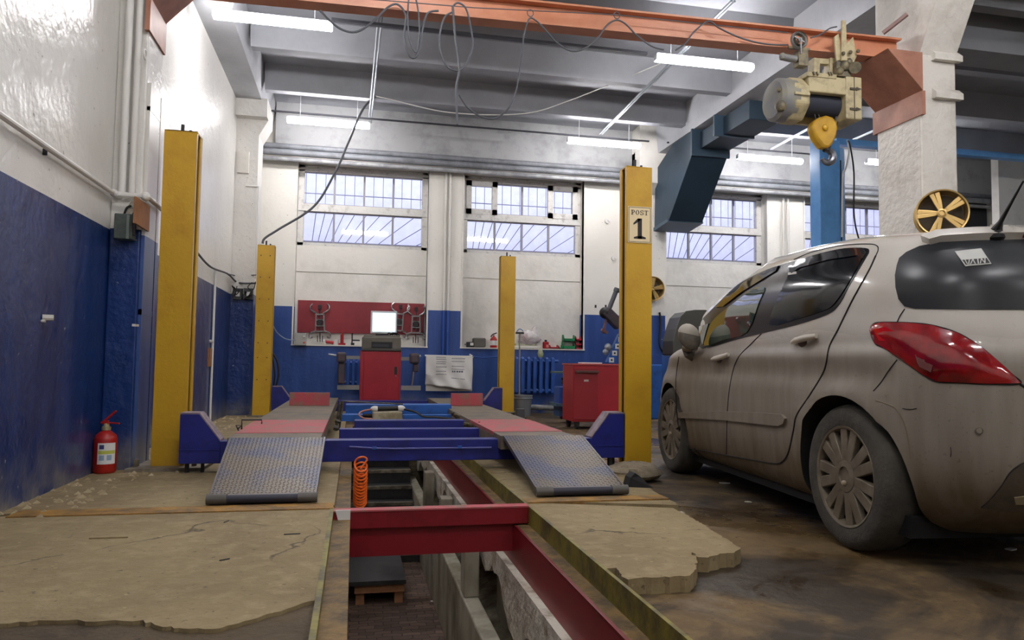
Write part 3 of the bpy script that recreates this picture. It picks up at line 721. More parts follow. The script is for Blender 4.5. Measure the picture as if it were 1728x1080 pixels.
def runway(x0, x1, ramp_b, ramp_t, lbl):
    rw = MB().bb(x0, x1, 5.25, 5.55, .15, .25).bb(x0, x1, 6.75, 10.7, .15, .25).bb(x0, x1, 5.55, 6.75, .15, .225).build('runway', M_deck, lift, bevel=.004)
    MB().bb(x0-.0, x1+.0, 5.56, 6.74, .226, .252).build('turntable_plate', M_redpink, rw)
    MB().bb(x0+.10, x1-.06, 8.85, 8.87, .25, .40).build('wheel_stop', M_redpink, rw, bevel=.004)
    (xb0, xb1), (xt0, xt1) = ramp_b, ramp_t
    yb, yt, zb, zt = 4.20, 5.25, .045, .25
    rp = MB(); th = .03
    rp.add([(xb0, yb, zb-th), (xb1, yb, zb-th), (xb1, yb, zb), (xb0, yb, zb), (xt0, yt, zt-th), (xt1, yt, zt-th), (xt1, yt, zt), (xt0, yt, zt)], [(0,1,2,3), (7,6,5,4), (3,2,6,7), (0,4,5,1), (0,3,7,4), (1,5,6,2)])
    # raised tread bars
    n = V((0, -(zt-zb), (yt-yb))).normalized()
    rows, cols = 36, 26
    for i in range(rows):
        for j in range(cols):
            s = (i+.5)/rows; u = (j+.5)/cols
            xl, xr = xb0+(xt0-xb0)*s, xb1+(xt1-xb1)*s; c = V((xl+(xr-xl)*u, yb+(yt-yb)*s, zb+(zt-zb)*s))
            a = math.radians(45 if (i+j) % 2 else -45); d = V((math.cos(a), math.sin(a)*n.z, math.sin(a)*-n.y))
            d2 = d.cross(n)
            l, w_, hh = .0105, .0026, .0022
            rp.add([c+d*l, c+d2*w_, c-d*l, c-d2*w_, c+n*hh+d*l*.6, c+n*hh+d2*w_*.5, c+n*hh-d*l*.6, c+n*hh-d2*w_*.5], [(0,1,5,4), (1,2,6,5), (2,3,7,6), (3,0,4,7), (4,5,6,7)])
    r = rp.build('ramp', M_ramp, lift)
    MB().beam((xb0, yb, zb-.012), (xt0, yt, zt-.012), .010, .03).build('ramp_edge', M_ramp, r); MB().beam((xb1, yb, zb-.012), (xt1, yt, zt-.012), .010, .03).build('ramp_edge', M_ramp, r)
    MB().cyl((xb0+.09, yb-.012, .032), (xb1-.09, yb-.012, .032), .024, 14).build('ramp_roller', mat('roller_dark', '#34343f', .5, .3), r, smooth=True)
    for a, b in ((xb0-.012, xb0+.09), (xb1-.09, xb1+.012)): MB().cyl((a, yb-.012, .034), (b, yb-.012, .034), .028, 14).build('roller_sleeve', mat('sleeve_grey', '#5f5c57', .6, .3), r, smooth=True)
    return rw
rl = runway(-.82, -.21, (-.735, -.19), (-.80, -.185), 'left')
rr = runway(1.05, 1.60, (1.06, 1.60), (1.075, 1.66), 'right')
# little hooks beside the left turntable
MB().tube([(-.80, 5.75, .26), (-.80, 5.75, .33), (-.66, 5.75, .33), (-.66, 5.75, .30)], .006, 6).tube([(-.82, 5.75, .25), (-.84, 5.75, .29), (-.80, 5.75, .29), (-.83, 5.75, .26)], .006, 6).build('hook', M_iron, rl)
# rolling jack between the runways
jk = thing('rolling_jack', 'blue rolling jack beams with a beige pump unit between the lift runways', 'jack', (.43, 6.8, .1))
def bx(px0, px1, py0, py1, y, d, name, m, par, **k):
    a, b = at(px0, py1, Y=y), at(px1, py0, Y=y)
    return MB().bb(a.x, b.x, y, y+d, a.z, b.z).build(name, m, par, **k)
bx(572, 817, 723, 741, 6.2, .12, 'beam', M_blue, jk, bevel=.005)
bx(598, 784, 709, 724, 6.65, .14, 'beam', M_blue, jk, bevel=.006)
bx(583, 762, 683, 699, 8.3, .25, 'beam', M_lblue, jk, bevel=.006)
bx(575, 612, 700, 711, 7.9, .2, 'beam', M_lblue, jk)
bx(680, 775, 700, 708, 8.0, .12, 'beam', M_lblue, jk)
u = bx(629, 679, 695, 709, 7.4, .28, 'pump_unit', mat('pump_beige', '#b5ab92', .5, col2='#8f8264', nscale=9), jk, bevel=.008)
a = at(633, 690, Y=7.45); b = at(676, 689, Y=7.45)
MB().cyl(a, b, .025, 12).build('cylinder', M_black, jk, smooth=True)
for q in (a, b): MB().sphere(q, .03, 12, (1.6, 1, 1)).build('white_cap', M_paper, jk, smooth=True)
MB().tube(spline([a, at(612,694,Y=7.4), at(606,700,Y=7.3), at(614,706,Y=7.2), at(628,707,Y=7.2)]), .009, 8).build('hose', mat('hose_brown', '#a06a58', .6), jk, smooth=True)
MB().tube(spline([b, at(700,695,Y=7.4), at(715,703,Y=7.3), at(735,704,Y=7.3), at(775,708,Y=7.3)]), .010, 8).build('hose', M_black, jk, smooth=True)
mb = MB()
for (p, q, yy, r_) in (((782,716),(815,722),6.5,.02), ((800,722),(826,727),6.35,.018), ((808,712),(812,727),6.4,.012), ((762,698),(775,704),7.4,.02), ((770,700),(772,712),7.0,.016)):
    mb.cyl(at(*p, Y=yy), at(*q, Y=yy), r_, 10)
for p in ((790,716),(803,718),(812,722),(823,724),(819,732),(764,697),(774,703)): mb.sphere(at(*p, Y=6.45), .016, 10)
mb.build('roller_fittings', mat('greasy_iron', '#3d382d', .5, .4, col2='#5c5137', nscale=12), jk, smooth=True)
mb = MB(); 
for (p, q, yy, r_) in (((575,678),(566,727),6.9,.014), ((579,676),(572,726),6.9,.010), ((566,709),(574,712),6.9,.02), ((563,721),(571,723),6.6,.022), ((577,677),(680,682),8.2,.008), ((568,700),(575,701),7.4,.016)): mb.cyl(at(*p, Y=yy), at(*q, Y=yy), r_, 8)
mb.build('guide_rod', mat('guide_grey', '#6c675a', .5, .4, col2='#3c3a33', nscale=12), jk, smooth=True)
# orange spiral hose
hp = MB(); c0 = at(609, 777, Y=4.75); c1 = at(608, 847, Y=4.75); pts = []; T = 12
for i in range(T*16+1):
    t = i/(T*16); a = t*T*2*math.pi; zz = c0.z+(c1.z-c0.z)*(t**.75)
    pts.append((c0.x+.038*math.cos(a), c0.y+.014*math.cos(2*a)+.02*math.sin(a), zz+.034*math.sin(a)))
pts = [(c0.x, c0.y, .10)]+pts
tag(hp.tube(pts, .0065, 6).build('spiral_air_hose', mat('hose_orange', '#e0641c', .35), smooth=True), 'orange coiled air hose hanging into the pit from the blue crossbeam', 'air hose')
# concrete lump at the near right post and black chock
def lump(c, r, seed, n=18, flat=1.):
    rnd = random.Random(seed); mb = MB().sphere(c, 1., n, r); c = V(c)
    mb.v = [tuple(c+(V(v)-c)*(1+rnd.uniform(-.09, .09))) for v in mb.v]
    mb.v = [(v[0], v[1], max(v[2], c.z-r[2]*flat)) for v in mb.v]
    return mb
cc = at(1082, 806, Z=-.02)
tag(lump((cc.x, cc.y+.14, -.0), (.20, .17, .075), 3, flat=.9).build('mortar_footing', mat('mortar', '#9d917b', .85, col2='#7c705c', nscale=7, bump=.6), smooth=True), 'rounded pale mortar lump at the foot of the near right yellow post', 'footing')
a, b, c = at(1060, 822, Z=0), at(1104, 824, Z=0), at(1072, 798, Y=at(1060,822,Z=0).y)
tag(MB().prism([a, b, (b.x-.03, a.y, .03), (c.x+.03, a.y, c.z-.02), (c.x, a.y, c.z), (c.x-.03, a.y, c.z-.03)], (0, .10, 0)).build('wheel_chock', M_rubber, bevel=.004), 'black rubber wedge chock leaning at the mortar lump by the right post', 'wheel chock')
# ================================================================== LEFT WALL THINGS
# fire extinguisher
b = at(171, 800, Z=0); ex, ey = b.x, b.y+.06
t = thing('fire_extinguisher', 'red fire extinguisher with a white label standing on the floor by the blue wall', 'fire extinguisher', (ex, ey, 0))
R_ = .072; M_er = mat('extinguisher_red', '#b3231c', .3, col2='#a01d18', nscale=3)
MB().lathe([(.062,0),(R_,.012),(R_,.225),(.064,.25),(.035,.275),(.022,.285)], (ex,ey,0.002), n=32).build('cylinder', M_er, t, smooth=True, angle=50)
MB().lathe([(.024,.28),(.03,.285),(.03,.305),(.02,.31),(.018,.33)], (ex,ey,0.002), n=20).build('collar', mat('dirty_brass', '#b7ad88', .4, .5), t, smooth=True)
v = MB().box((ex, ey, .335), (.03,.03,.03)); v.beam((ex-.02, ey, .34), (ex+.06, ey-.01, .415), .022, .014); v.beam((ex, ey, .335), (ex+.085, ey-.01, .33), .018, .010); v.cyl((ex-.035, ey, .335), (ex, ey, .335), .010, 10)
v.build('handle', M_er, t, bevel=.003)
lb = MB(); n = 12; arc = [math.radians(-115+85*i/n) for i in range(n+1)]
def curved(mb, a0, a1, z0, z1, r, n=12):
    A = [math.radians(a0+(a1-a0)*i/n) for i in range(n+1)]
    vs = [(ex+r*math.cos(a), ey+r*math.sin(a), z) for a in A for z in (z0, z1)]
    return mb.add(vs, [(2*i, 2*i+2, 2*i+3, 2*i+1) for i in range(n)])
l = curved(MB(), -112, -20, .065, .205, R_+.001).build('paper_label', M_paper, t, smooth=True)
curved(MB(), -108, -24, .132, .155, R_+.0016).build('label_band', mat('label_green', '#b9bd52', .6), l)
curved(MB(), -103, -80, .165, .193, R_+.0016, 5).build('label_mark', mat('label_blue', '#353a72', .6), l)
q = MB(); curved(q, -102, -78, .09, .125, R_+.0016, 5); curved(q, -66, -42, .09, .125, R_+.0016, 5); q.build('label_picture', mat('label_pale_blue', '#8fa6bd', .6), l)
# column pipes and the metal panel on the near column's inner face
for k, x in enumerate((213, 230)):
    y = LY0-.02 if k == 0 else LY0-.02
    p = at(x-2, 200, Y=LY0-.03)
    tag(MB().cyl((p.x, LY0-.03, 1.93 if k == 0 else 1.93), (p.x, LY0-.03, 4.6), .026 if k == 0 else .022, 12).build('column_pipe', M_wcable, smooth=True), ('left' if k == 0 else 'right')+' white vertical pipe on the near left column', 'pipe')
M_panel = wall_paint('panel_paint', '#d7d5cf', '#3b5288', at(240,395,X=LX+.02).z, rough=.35, bump=.05)
M_gap = mat('dark_gap', '#14182a', .8)
pn = thing('wall_panel', 'tall sheet metal panel painted blue and white on the near left column', 'metal panel', (LX, 5.85, 0))
MB().bb(LX, LX+.022, LY0+.03, LY0+.30, .0, 2.75).build('sheet', M_panel, pn); MB().bb(LX+.0, LX+.024, LY0+.03, LY0+.30, 1.08, 1.12).bb(LX, LX+.024, LY0+.03, LY0+.30, 2.55, 2.58).build('cross_seam', M_panel, pn)
MB().bb(LX, LX+.012, LY0+.30, LY0+.33, .0, 2.75).build('gap', M_gap, pn)
MB().bb(LX, LX+.02, LY0+.33, LY1-.01, .0, 2.75).build('sheet', M_panel, pn)
a = at(247, 92, X=LX+.02)
tag(MB().tube([(LX+.012, a.y+.035*math.cos(t_*.5), a.z+.035*math.sin(t_*.5)) for t_ in range(11)], .006, 6).build('lifting_ring', M_wcable, smooth=True), 'small white ring fixed at the top of the sheet metal panel', 'ring')
# pipe run along the wall
p0 = at(-60, 150, X=WL+.03); p1 = at(183, 321, X=WL+.03); zp = p1.z
run = [(WL+.035, 1.0, zp), (WL+.035, LY0-.07, zp), (LX+.02, LY0-.07, zp-.01), (LX+.05, LY0-.05, zp-.01), (LX+.05, LY0+.42, zp-.02)]
c = thing('wall_pipe', 'thin white painted pipe running along the left wall and round the near column', 'pipe', (WL+.03, 4, zp))
MB().tube(run, .017, 10).build('pipe', M_wcable, c, smooth=True); MB().cyl((LX+.05, LY0+.41, zp-.02), (LX+.05, LY0+.44, zp-.02), .019, 10).build('pipe_end', M_iron, c)
MB().sphere((LX+.04, LY0-.06, zp-.01), .034, 12).sphere((WL+.04, LY0-.07, zp), .028, 12).build('elbow', M_wcable, c, smooth=True)
MB().bb(WL, WL+.022, 4.42, 4.43, zp-.035, zp+.0).build('clip', M_iron, c)
# switch box
f = LY0-.10; a, b = at(191, 402, Y=f), at(224, 361, Y=f)
sb = thing('switch_box', 'old dark green metal switch box on the corner of the near left column', 'switch box', ((a.x+b.x)/2, f, a.z))
MB().bb(a.x, b.x, f, LY0, a.z, b.z).build('box', mat('old_green_metal', '#3f4a48', .5, col2='#5a6560', nscale=6, bump=.2), sb, bevel=.006)
MB().bb(b.x-.035, b.x-.018, f-.008, f, a.z+.0, b.z-.01).build('door_edge', mat('pale_edge', '#7d8a84', .5), sb); MB().bb(b.x-.01, b.x+.015, f+.01, f+.03, a.z+.03, b.z-.03).build('hinge', M_iron, sb)
MB().prism([(a.x+.03, LY0-.02, b.z), (b.x-.01, LY0-.02, b.z), (b.x-.01, LY0-.02, b.z+.15), (b.x-.05, LY0-.02, b.z+.08)], (0, .02, 0)).build('grime_plate', mat('grimy_plaster', '#6d6457', .8, col2='#bdb6a8', nscale=9), sb)
MB().tube(spline([(a.x+.04, LY0-.03, b.z), (a.x+.06, LY0-.04, b.z+.05), (a.x+.08, LY0-.02, b.z+.07)]), .008, 6).tube(spline([(b.x-.02, LY0-.03, b.z), (b.x-.0, LY0-.05, b.z+.03), (b.x, LY0-.02, b.z+.07)]), .008, 6).build('wire', M_black, sb, smooth=True)
a = at(229, 335, X=LX+.035); b = at(251, 388, X=LX+.035)
tag(MB().prism([(LX+.024, a.y, 1.86), (LX+.024, b.y, 1.86), (LX+.024, b.y, 1.68), (LX+.024, a.y, 1.68)], (.014, 0, 0)).build('wooden_board', M_card), 'brown wooden board behind the white pipe on the near left column', 'board')
M_knob = mat('bare_socket', '#cfccc4', .6)
for px, py, lab in ((78, 536, 'small white pipe stub sticking out of the blue left wall near the camera'), (262, 560, 'x')):
    if lab == 'x': continue
    p = at(px, py, X=WL+.02); tag(MB().cyl((WL, p.y, p.z), (WL+.05, p.y+.02, p.z), .018, 10).cyl((WL+.0, p.y-.01, p.z-.02), (WL+.02, p.y-.01, p.z-.02), .008, 8).build('pipe_stub', M_knob, smooth=True), lab, 'pipe stub')
p = at(227, 549, X=LX+.03); tag(MB().bb(LX+.022, LX+.05, p.y-.03, p.y+.03, p.z-.008, p.z+.008).build('panel_latch', M_knob), 'small white latch on the blue part of the sheet metal panel', 'latch')
p = at(357, 576, X=WL+.02); tag(MB().cyl((WL, p.y, p.z), (WL+.04, p.y, p.z), .018, 10).build('pipe_stub', M_knob, smooth=True), 'small white stub on the blue wall above the wooden plaque', 'pipe stub')
p = at(356, 603, X=WL+.02); tag(MB().bb(WL, WL+.02, p.y-.09, p.y+.09, p.z-.11, p.z+.11).build('wooden_plaque', M_card), 'small upright wooden plaque on the blue wall between the left lift posts', 'plaque')
p0 = at(378, 480, X=WL+.02); p1 = at(374, 700, X=WL+.02)
tag(MB().cyl((WL+.02, 9.45, .0), (WL+.02, 9.45, 1.86), .014, 8).build('wall_conduit', M_wcable, smooth=True), 'thin white vertical conduit on the blue wall beside the far left post', 'conduit')
p0, p1, p2 = at(331, 424, X=WL+.04), at(355, 450, X=WL+.04), at(384, 462, X=WL+.04)
cb = MB().tube(spline([p0, p1, p2, at(398,475,X=WL+.06), at(410,478,Y=10.7), at(432,478,Y=10.7)]), .012, 8).tube(spline([p2, at(400,465,X=WL+.06), at(432,464,Y=10.7)]), .008, 6)
tag(cb.build('wall_cable', M_cable, smooth=True), 'sagging grey cables on the white wall leading to the junction boxes', 'cable')
for k, (x0, x1) in enumerate(((393, 410), (411, 427))):
    a, b = at(x0, 505, Y=10.72), at(x1, 487, Y=10.72)
    jb = thing('junction_box', ('left' if k == 0 else 'right')+' open junction box full of wires beside the far left post', 'junction box', (a.x, 10.72, a.z))
    MB().bb(a.x, b.x, 10.70, 10.75, a.z, b.z).build('box', mat('junction_grey', '#4a4c4c', .6), jb); 
    w = MB()
    for q in range(7):
        s0 = V((random.uniform(a.x, b.x), 10.69, random.uniform(a.z, b.z))); w.tube(spline([s0, s0+V((random.uniform(-.04,.04), -.03, random.uniform(-.05,.05))), s0+V((random.uniform(-.05,.05), -.01, random.uniform(-.02,.12)))], 5), .006, 5)
    w.build('wiring', M_black, jb, smooth=True); MB().bb(a.x+.04, a.x+.09, 10.685, 10.70, a.z+.04, b.z-.05).build('terminal', M_paper, jb)
a, b = at(401, 292, Y=10.74), at(421, 257, Y=10.74)
tag(MB().bb(a.x, b.x, 10.70, 10.75, a.z, b.z).build('cover_plate', M_plain), 'pale square cover plate high on the corner column', 'cover plate')
tag(MB().cyl((-1.38, 10.73, 1.9), (-1.38, 10.73, 3.2), .012, 8).cyl((-1.55, 10.73, 3.2), (-1.38, 10.73, 3.2), .012, 8).build('wall_conduit', M_wcable, smooth=True), 'thin white conduit bending down the corner column', 'conduit')

# cable from the far left post up to the ceiling
pk = [at(443,411,Y=10.6), at(447,402,Y=10.6), at(470,387,Y=10.6), at(530,348,Y=10.6), at(566,290,Y=10.6), at(588,240,Y=10.6), at(612,185,Y=10.5), at(634,162,Y=10.4)]
tag(MB().tube(spline(pk), .016, 8).build('power_cable', M_cable, smooth=True), 'long grey power cable rising from the far left post to the ceiling', 'cable')
tag(MB().tube(spline([at(634,162,Y=10.4), at(660,168,Y=10.2), at(760,190,Y=10.0), at(880,192,Y=9.9), at(960,170,Y=9.6), at(1115,107,Y=8.7)]), .007, 6).build('thin_cable', M_wcable, smooth=True), 'thin pale cable slung across under the ceiling ribs', 'cable')

# ================================================================== BACK WALL THINGS
def T(name, label, cat, px, py, Y, group=None):
    p = at(px, py, Y=Y); return thing(name, label, cat, (p.x, Y, p.z), group)
def fb(par, name, m, px0, py0, px1, py1, Y, d, **k):
    """box whose front face fills the pixel rectangle at depth Y"""
    a = at((px0+px1)/2, py1, Y=Y).z; b = at((px0+px1)/2, py0, Y=Y).z; x0 = at(px0, (py0+py1)/2, Y=Y).x; x1 = at(px1, (py0+py1)/2, Y=Y).x
    if k.pop('floor', False): a = 0
    return MB().bb(x0, x1, Y, Y+d, a, b).build(name, m, par, **k)
# red board in the first niche
ra, rb_ = at(503, 507, Y=YN-.06), at(715, 565, Y=YN-.06)
zt_, zb_ = at(610, 509.5, Y=YN-.06).z, at(610, 563, Y=YN-.06).z
tag(MB().bb(ra.x, rb_.x, YN-.075, YN-.035, zb_, zt_).build('tool_board', mat('red_board', '#8c2630', .55, col2='#7c2029', nscale=2), bevel=.003), 'long red board on the sill of the first window niche', 'board')
# wheel clamps
M_clamp = mat('clamp_alloy', '#7c7b7a', .38, .6); 
def clamp(cx, cz, sc, tilt, label):
    Yc_ = YN-.12; t = thing('wheel_clamp', label, 'wheel clamp', (cx, Yc_, cz), 'wheel clamps hanging on the red board')
    ca, sa = math.cos(tilt), math.sin(tilt)
    def P(u, w_, d=0): return V((cx+(u*ca-w_*sa)*sc, Yc_+d, cz+(u*sa+w_*ca)*sc))
    f = MB()
    for s in (-1, 1): f.beam(P(s*.045, .12), P(s*.055, -.12), .012, .02)
    for w_ in (.10, .03, -.04, -.11): f.beam(P(-.055, w_), P(.055, w_), .02, .022)
    f.build('frame', M_clamp, t)
    MB().beam(P(0, .22), P(0, -.20), .016, .016).build('spindle', M_iron, t)
    for s in (-1, 1):
        MB().tube(spline([P(s*.04, .11), P(s*.10, .15), P(s*.11, .20), P(s*.085, .23)], 5), .011*sc, 6).build('claw', M_silver, t, smooth=True)
        MB().tube(spline([P(s*.045, -.11), P(s*.11, -.13), P(s*.12, -.19), P(s*.08, -.18)], 5), .011*sc, 6).build('claw', M_silver, t, smooth=True)
    MB().box(P(0, .0), (.06*sc, .05, .07*sc)).box(P(0, .19), (.04*sc, .04, .05*sc)).build('knob', M_black, t, bevel=.004)
    g = MB()
    for s in (-.03, 0, .03): g.beam(P(s, -.16), P(s, -.24), .01, .012)
    g.build('foot_pin', M_iron, t)
for px, py, tl, lab in ((540, 542, .03, 'leftmost wheel clamp hanging on the red board'), (673, 541, -.10, 'wheel clamp hanging just right of the monitor on the red board'), (702, 545, .0, 'rightmost wheel clamp hanging at the end of the red board')):
    p = at(px, py, Y=YN-.12); clamp(p.x, p.z-.02, 1.3, tl, lab)
# electrical box on the sill
e = T('control_box', 'grey electrical box with a red light on the left end of the sill', 'electrical box', 509, 580, 12.0)
fb(e, 'box', mat('box_grey', '#a8a79f', .5), 497, 562, 517, 583, 11.92, .10, bevel=.006)
p = at(513, 578, Y=11.915); MB().sphere(p, .014, 10).build('red_lamp', mat('lamp_red', '#d8402c', .4), e, smooth=True)
p = at(513, 568, Y=11.915); MB().sphere(p, .012, 10).build('white_lamp', M_paper, e, smooth=True)
tag(MB().tube(spline([at(460,548,Y=10.75), at(468,562,Y=10.9), at(482,572,Y=11.3), at(498,574,Y=11.93)]), .009, 6).build('thin_cable', mat('pale_blue_cable', '#9db0c9', .5), smooth=True), 'pale cable from the far left post to the grey electrical box', 'cable')
# items on the first sill
ys = 12.06; sz = NZ0+.02
def at_sill(px): return at(px, 580, Y=ys).x
t = thing('angle_grinder', 'red and white angle grinder lying on the first sill', 'power tool', (at_sill(553), ys, sz))
MB().cyl((at_sill(549), ys, sz+.05), (at_sill(563), ys, sz+.035), .026, 12).build('body', M_red, t, smooth=True); MB().cyl((at_sill(546), ys, sz+.04), (at_sill(549), ys, sz+.05), .04, 14).build('head', M_paper, t, smooth=True)
t = thing('bottle_jack', 'red jack with an upright column and lever on the first sill', 'jack', (at_sill(578), ys, sz))
MB().bb(at_sill(571), at_sill(583), ys-.06, ys+.06, sz, sz+.03).cyl((at_sill(577), ys, sz), (at_sill(577), ys, sz+.17), .027, 12).build('body', M_red, t); MB().beam((at_sill(577), ys, sz+.17), (at_sill(580), ys, sz+.24), .02, .02).beam((at_sill(574), ys, sz+.22), (at_sill(581), ys, sz+.25), .02, .02).build('lever', M_red, t)
tag(MB().cyl((at_sill(566), ys+.05, sz), (at_sill(566), ys+.05, sz+.09), .055, 16).build('tin_can', M_paper, smooth=True), 'round pale tin left of the red jack on the first sill', 'tin')
tag(MB().bb(at_sill(584), at_sill(592), ys, ys+.08, sz, sz+.06).build('paper_box', M_paper), 'small white box right of the red jack on the first sill', 'box')
t = thing('bench_clamp', 'small black clamp standing left of the printer on the first sill', 'clamp', (at_sill(595), ys, sz))
MB().bb(at_sill(592), at_sill(598), ys-.04, ys+.04, sz, sz+.04).cyl((at_sill(594), ys, sz), (at_sill(594), ys, sz+.19), .010, 8).build('stand', M_black, t); MB().cyl((at_sill(595), ys, sz+.08), (at_sill(607), ys, sz+.08), .012, 8).build('arm', M_iron, t)
# alignment cabinet with printer and monitor
YCb = 10.95
cabm = mat('cabinet_red', '#9c1526', .38, col2='#8b1122', nscale=2.5)
cab = T('alignment_cabinet', 'red wheel alignment cabinet standing behind the lift under a printer and monitor', 'cabinet', 642, 702, YCb)
bd_ = fb(cab, 'body', cabm, 607, 592, 676, 690, YCb, .45, floor=True, bevel=.006)
dr = fb(cab, 'door', mat('cabinet_door', '#a3182b', .36, col2='#951426', nscale=2.5), 613, 594, 671, 690, YCb-.012, .012, floor=True, bevel=.003)
fb(dr, 'handle', M_black, 665.5, 619, 670, 632, YCb-.02, .01); MB().sphere(at(668, 635, Y=YCb-.015), .010, 8).build('lock', M_silver, dr)
M_armg = mat('arm_grey', '#8d8c8a', .45, .4); 
for k, (x0, x1, y0_, y1_) in enumerate(((582, 609, 600.5, 606), (569, 607, 650, 657.5), (676, 705, 602.5, 608.5), (677, 710, 651, 658.5))):
    fb(cab, 'sensor_arm', M_armg, x0, y0_, x1, y1_, YCb+.1, .05)
M_dgrey = mat('sensor_dark', '#35353c', .5, col2='#4a3a40', nscale=9)
for k, (cx, cy_) in enumerate(((576, 600), (700, 602))):
    t = T('sensor_head', ('left' if k == 0 else 'right')+' dark alignment sensor head hung on the arm of the red cabinet', 'sensor', cx, cy_, YCb+.08, 'alignment sensor heads')
    fb(t, 'housing', M_dgrey, cx-8, cy_-6, cx+8, cy_+12, YCb-.05, .16, bevel=.03); fb(t, 'lower_housing', M_dgrey, cx-6 if k == 0 else cx-3, cy_+12, cx+6 if k == 0 else cx+7, cy_+(48 if k == 0 else 26), YCb-.0, .1, bevel=.02)
    MB().tube(spline([at(cx-8 if k == 0 else cx+7, cy_, Y=YCb), at(cx-22 if k == 0 else cx+10, cy_-2, Y=YCb)], 3), .014, 8).build('lens_tube', M_steelgrey, t, smooth=True)
tag(MB().cyl(at(702, 596, Y=YCb+.05), at(695, 650, Y=YCb+.05), .016, 10).build('steel_rod', M_silver, smooth=True), 'bright steel rod hanging on the right arm of the red cabinet', 'rod')
pr2 = T('printer', 'old grey brown office printer on top of the red alignment cabinet', 'printer', 644, 588, YCb)
M_prt = mat('printer_grey', '#6d675c', .5, col2='#5c574d', nscale=4)
fb(pr2, 'body', M_prt, 611, 568.5, 677, 589, YCb-.02, .42, bevel=.015); fb(pr2, 'base', mat('printer_base', '#45423c', .5), 611, 588, 678, 592, YCb-.03, .44, bevel=.004)
fb(pr2, 'paper_slot', M_black, 627, 577, 662, 587, YCb-.026, .02); fb(pr2, 'lid', M_prt, 614, 566, 675, 569, YCb+.02, .34, bevel=.006); fb(pr2, 'tray', mat('tray_dark', '#2c2e36', .4), 629, 581, 656, 585.5, YCb-.04, .02)
mn = T('monitor', 'white framed flat monitor with a bright blank screen on the printer', 'monitor', 648, 563, YCb+.15)
fb(mn, 'frame', mat('monitor_frame', '#cfd0d2', .4), 625.5, 525, 670, 563, YCb+.12, .045, bevel=.006)
fb(mn, 'screen', mat('screen_glow', (.80, .97, 1.0), .3, emit=.8), 628.5, 528, 667.5, 560, YCb+.115, .006)
fb(mn, 'stand_neck', M_black, 641, 560, 654, 564, YCb+.15, .04); fb(mn, 'stand_base', M_black, 634, 562.8, 656, 565.5, YCb+.06, .2)
t = T('keyboard_pile', 'dark cable and mouse bundle right of the monitor on the printer', 'cables', 665, 566, YCb+.1); w = MB()
for q in range(6):
    s0 = at(random.uniform(656, 672), 566.5, Y=YCb+.1); w.tube(spline([s0+V((-.05,0,.01)), s0+V((0,-.02,.04)), s0+V((.05,0,.01))], 5), .008, 6)
w.build('bundle', M_black, t, smooth=True)
# hanging white poster sheet
t = T('hanging_sheet', 'creased white printed sheet hanging under the second sill on a white rail', 'sheet', 757, 600, 11.7)
xa, xb_ = at(718, 625, Y=11.72).x, at(797, 625, Y=11.72).x; za, zb2 = at(757, 600, Y=11.72).z, at(757, 655, Y=11.72).z
sh = MB(); nx, nz = 26, 20; vs = []
for j in range(nz+1):
    for i in range(nx+1):
        u, w_ = i/nx, j/nz
        y = 11.70-.02*w_-.035*w_*math.sin(u*7+w_*4)*w_-.02*math.sin((u*2-w_)*9)*w_
        z = za+(zb2-za)*w_*(1-.10*max(0, .3-u)/.3*(w_ > .6)) + .03*w_*math.sin(u*5)*w_
        vs.append((xa+(xb_-xa)*u, y, z))
sh.add(vs, [(j*(nx+1)+i, j*(nx+1)+i+1, (j+1)*(nx+1)+i+1, (j+1)*(nx+1)+i) for j in range(nz) for i in range(nx)])
so = sh.build('paper', M_paper, t, smooth=True); sm = so.modifiers.new('thick', 'SOLIDIFY'); sm.thickness = .003
fb(t, 'backing', mat('paper_back', '#b9b6ae', .7), 719, 604, 797, 660, 11.76, .01)
MB().cyl(at(717, 600, Y=11.71), at(799, 602, Y=11.71), .013, 10).cyl(at(792, 598, Y=11.72), at(799, 602, Y=11.71), .012, 8).build('rail', M_paper, t, smooth=True)
for px in (722, 794):
    p = at(px, 601, Y=11.71); MB().cyl(p, (p.x, YB+.01, p.z), .008, 6).build('rail_hook', M_paper, t)
ink = MB(); rnd = random.Random(4)
def sheet_y(u, w_): return 11.70-.02*w_-.035*w_*math.sin(u*7+w_*4)*w_-.02*math.sin((u*2-w_)*9)*w_
for (u0, u1, rows) in ((.22, .42, (.06, .12, .20, .26, .36, .50, .60)), (.55, .82, (.09, .18, .33, .42, .70))):
    for r_ in rows:
        u = u0; ink = MB()
        while u < u1:
            du = rnd.uniform(.015, .035); x0 = xa+(xb_-xa)*u; z = za+(zb2-za)*r_+.03*r_*math.sin(u*5)*r_; y = sheet_y(u, r_)-.004
            ink.bb(x0, x0+(xb_-xa)*du, y-.001, y, z-.004, z+.006); u += du+.008
        ink.build('printed_line', mat('faded_ink', '#6a6d78', .7), t)
ink = MB()
for (u, r_) in ((.56, .50), (.60, .50), (.65, .50), (.70, .50), (.75, .50)):
    x0 = xa+(xb_-xa)*u; z = za+(zb2-za)*r_+.006; y = sheet_y(u, r_)-.006; ink.bb(x0, x0+.03, y-.001, y, z-.014, z+.014)
ink.build('printed_heading', mat('faded_ink', '#6a6d78', .7), t)
tag(MB().tube(spline([at(797,601,Y=11.7), at(815,604,Y=11.75), at(842,602,Y=11.8), at(870,603,Y=11.8)], 6), .009, 6).build('thin_cable', M_rblue, smooth=True), 'thin cable running right from the hanging sheet towards the radiator', 'cable')
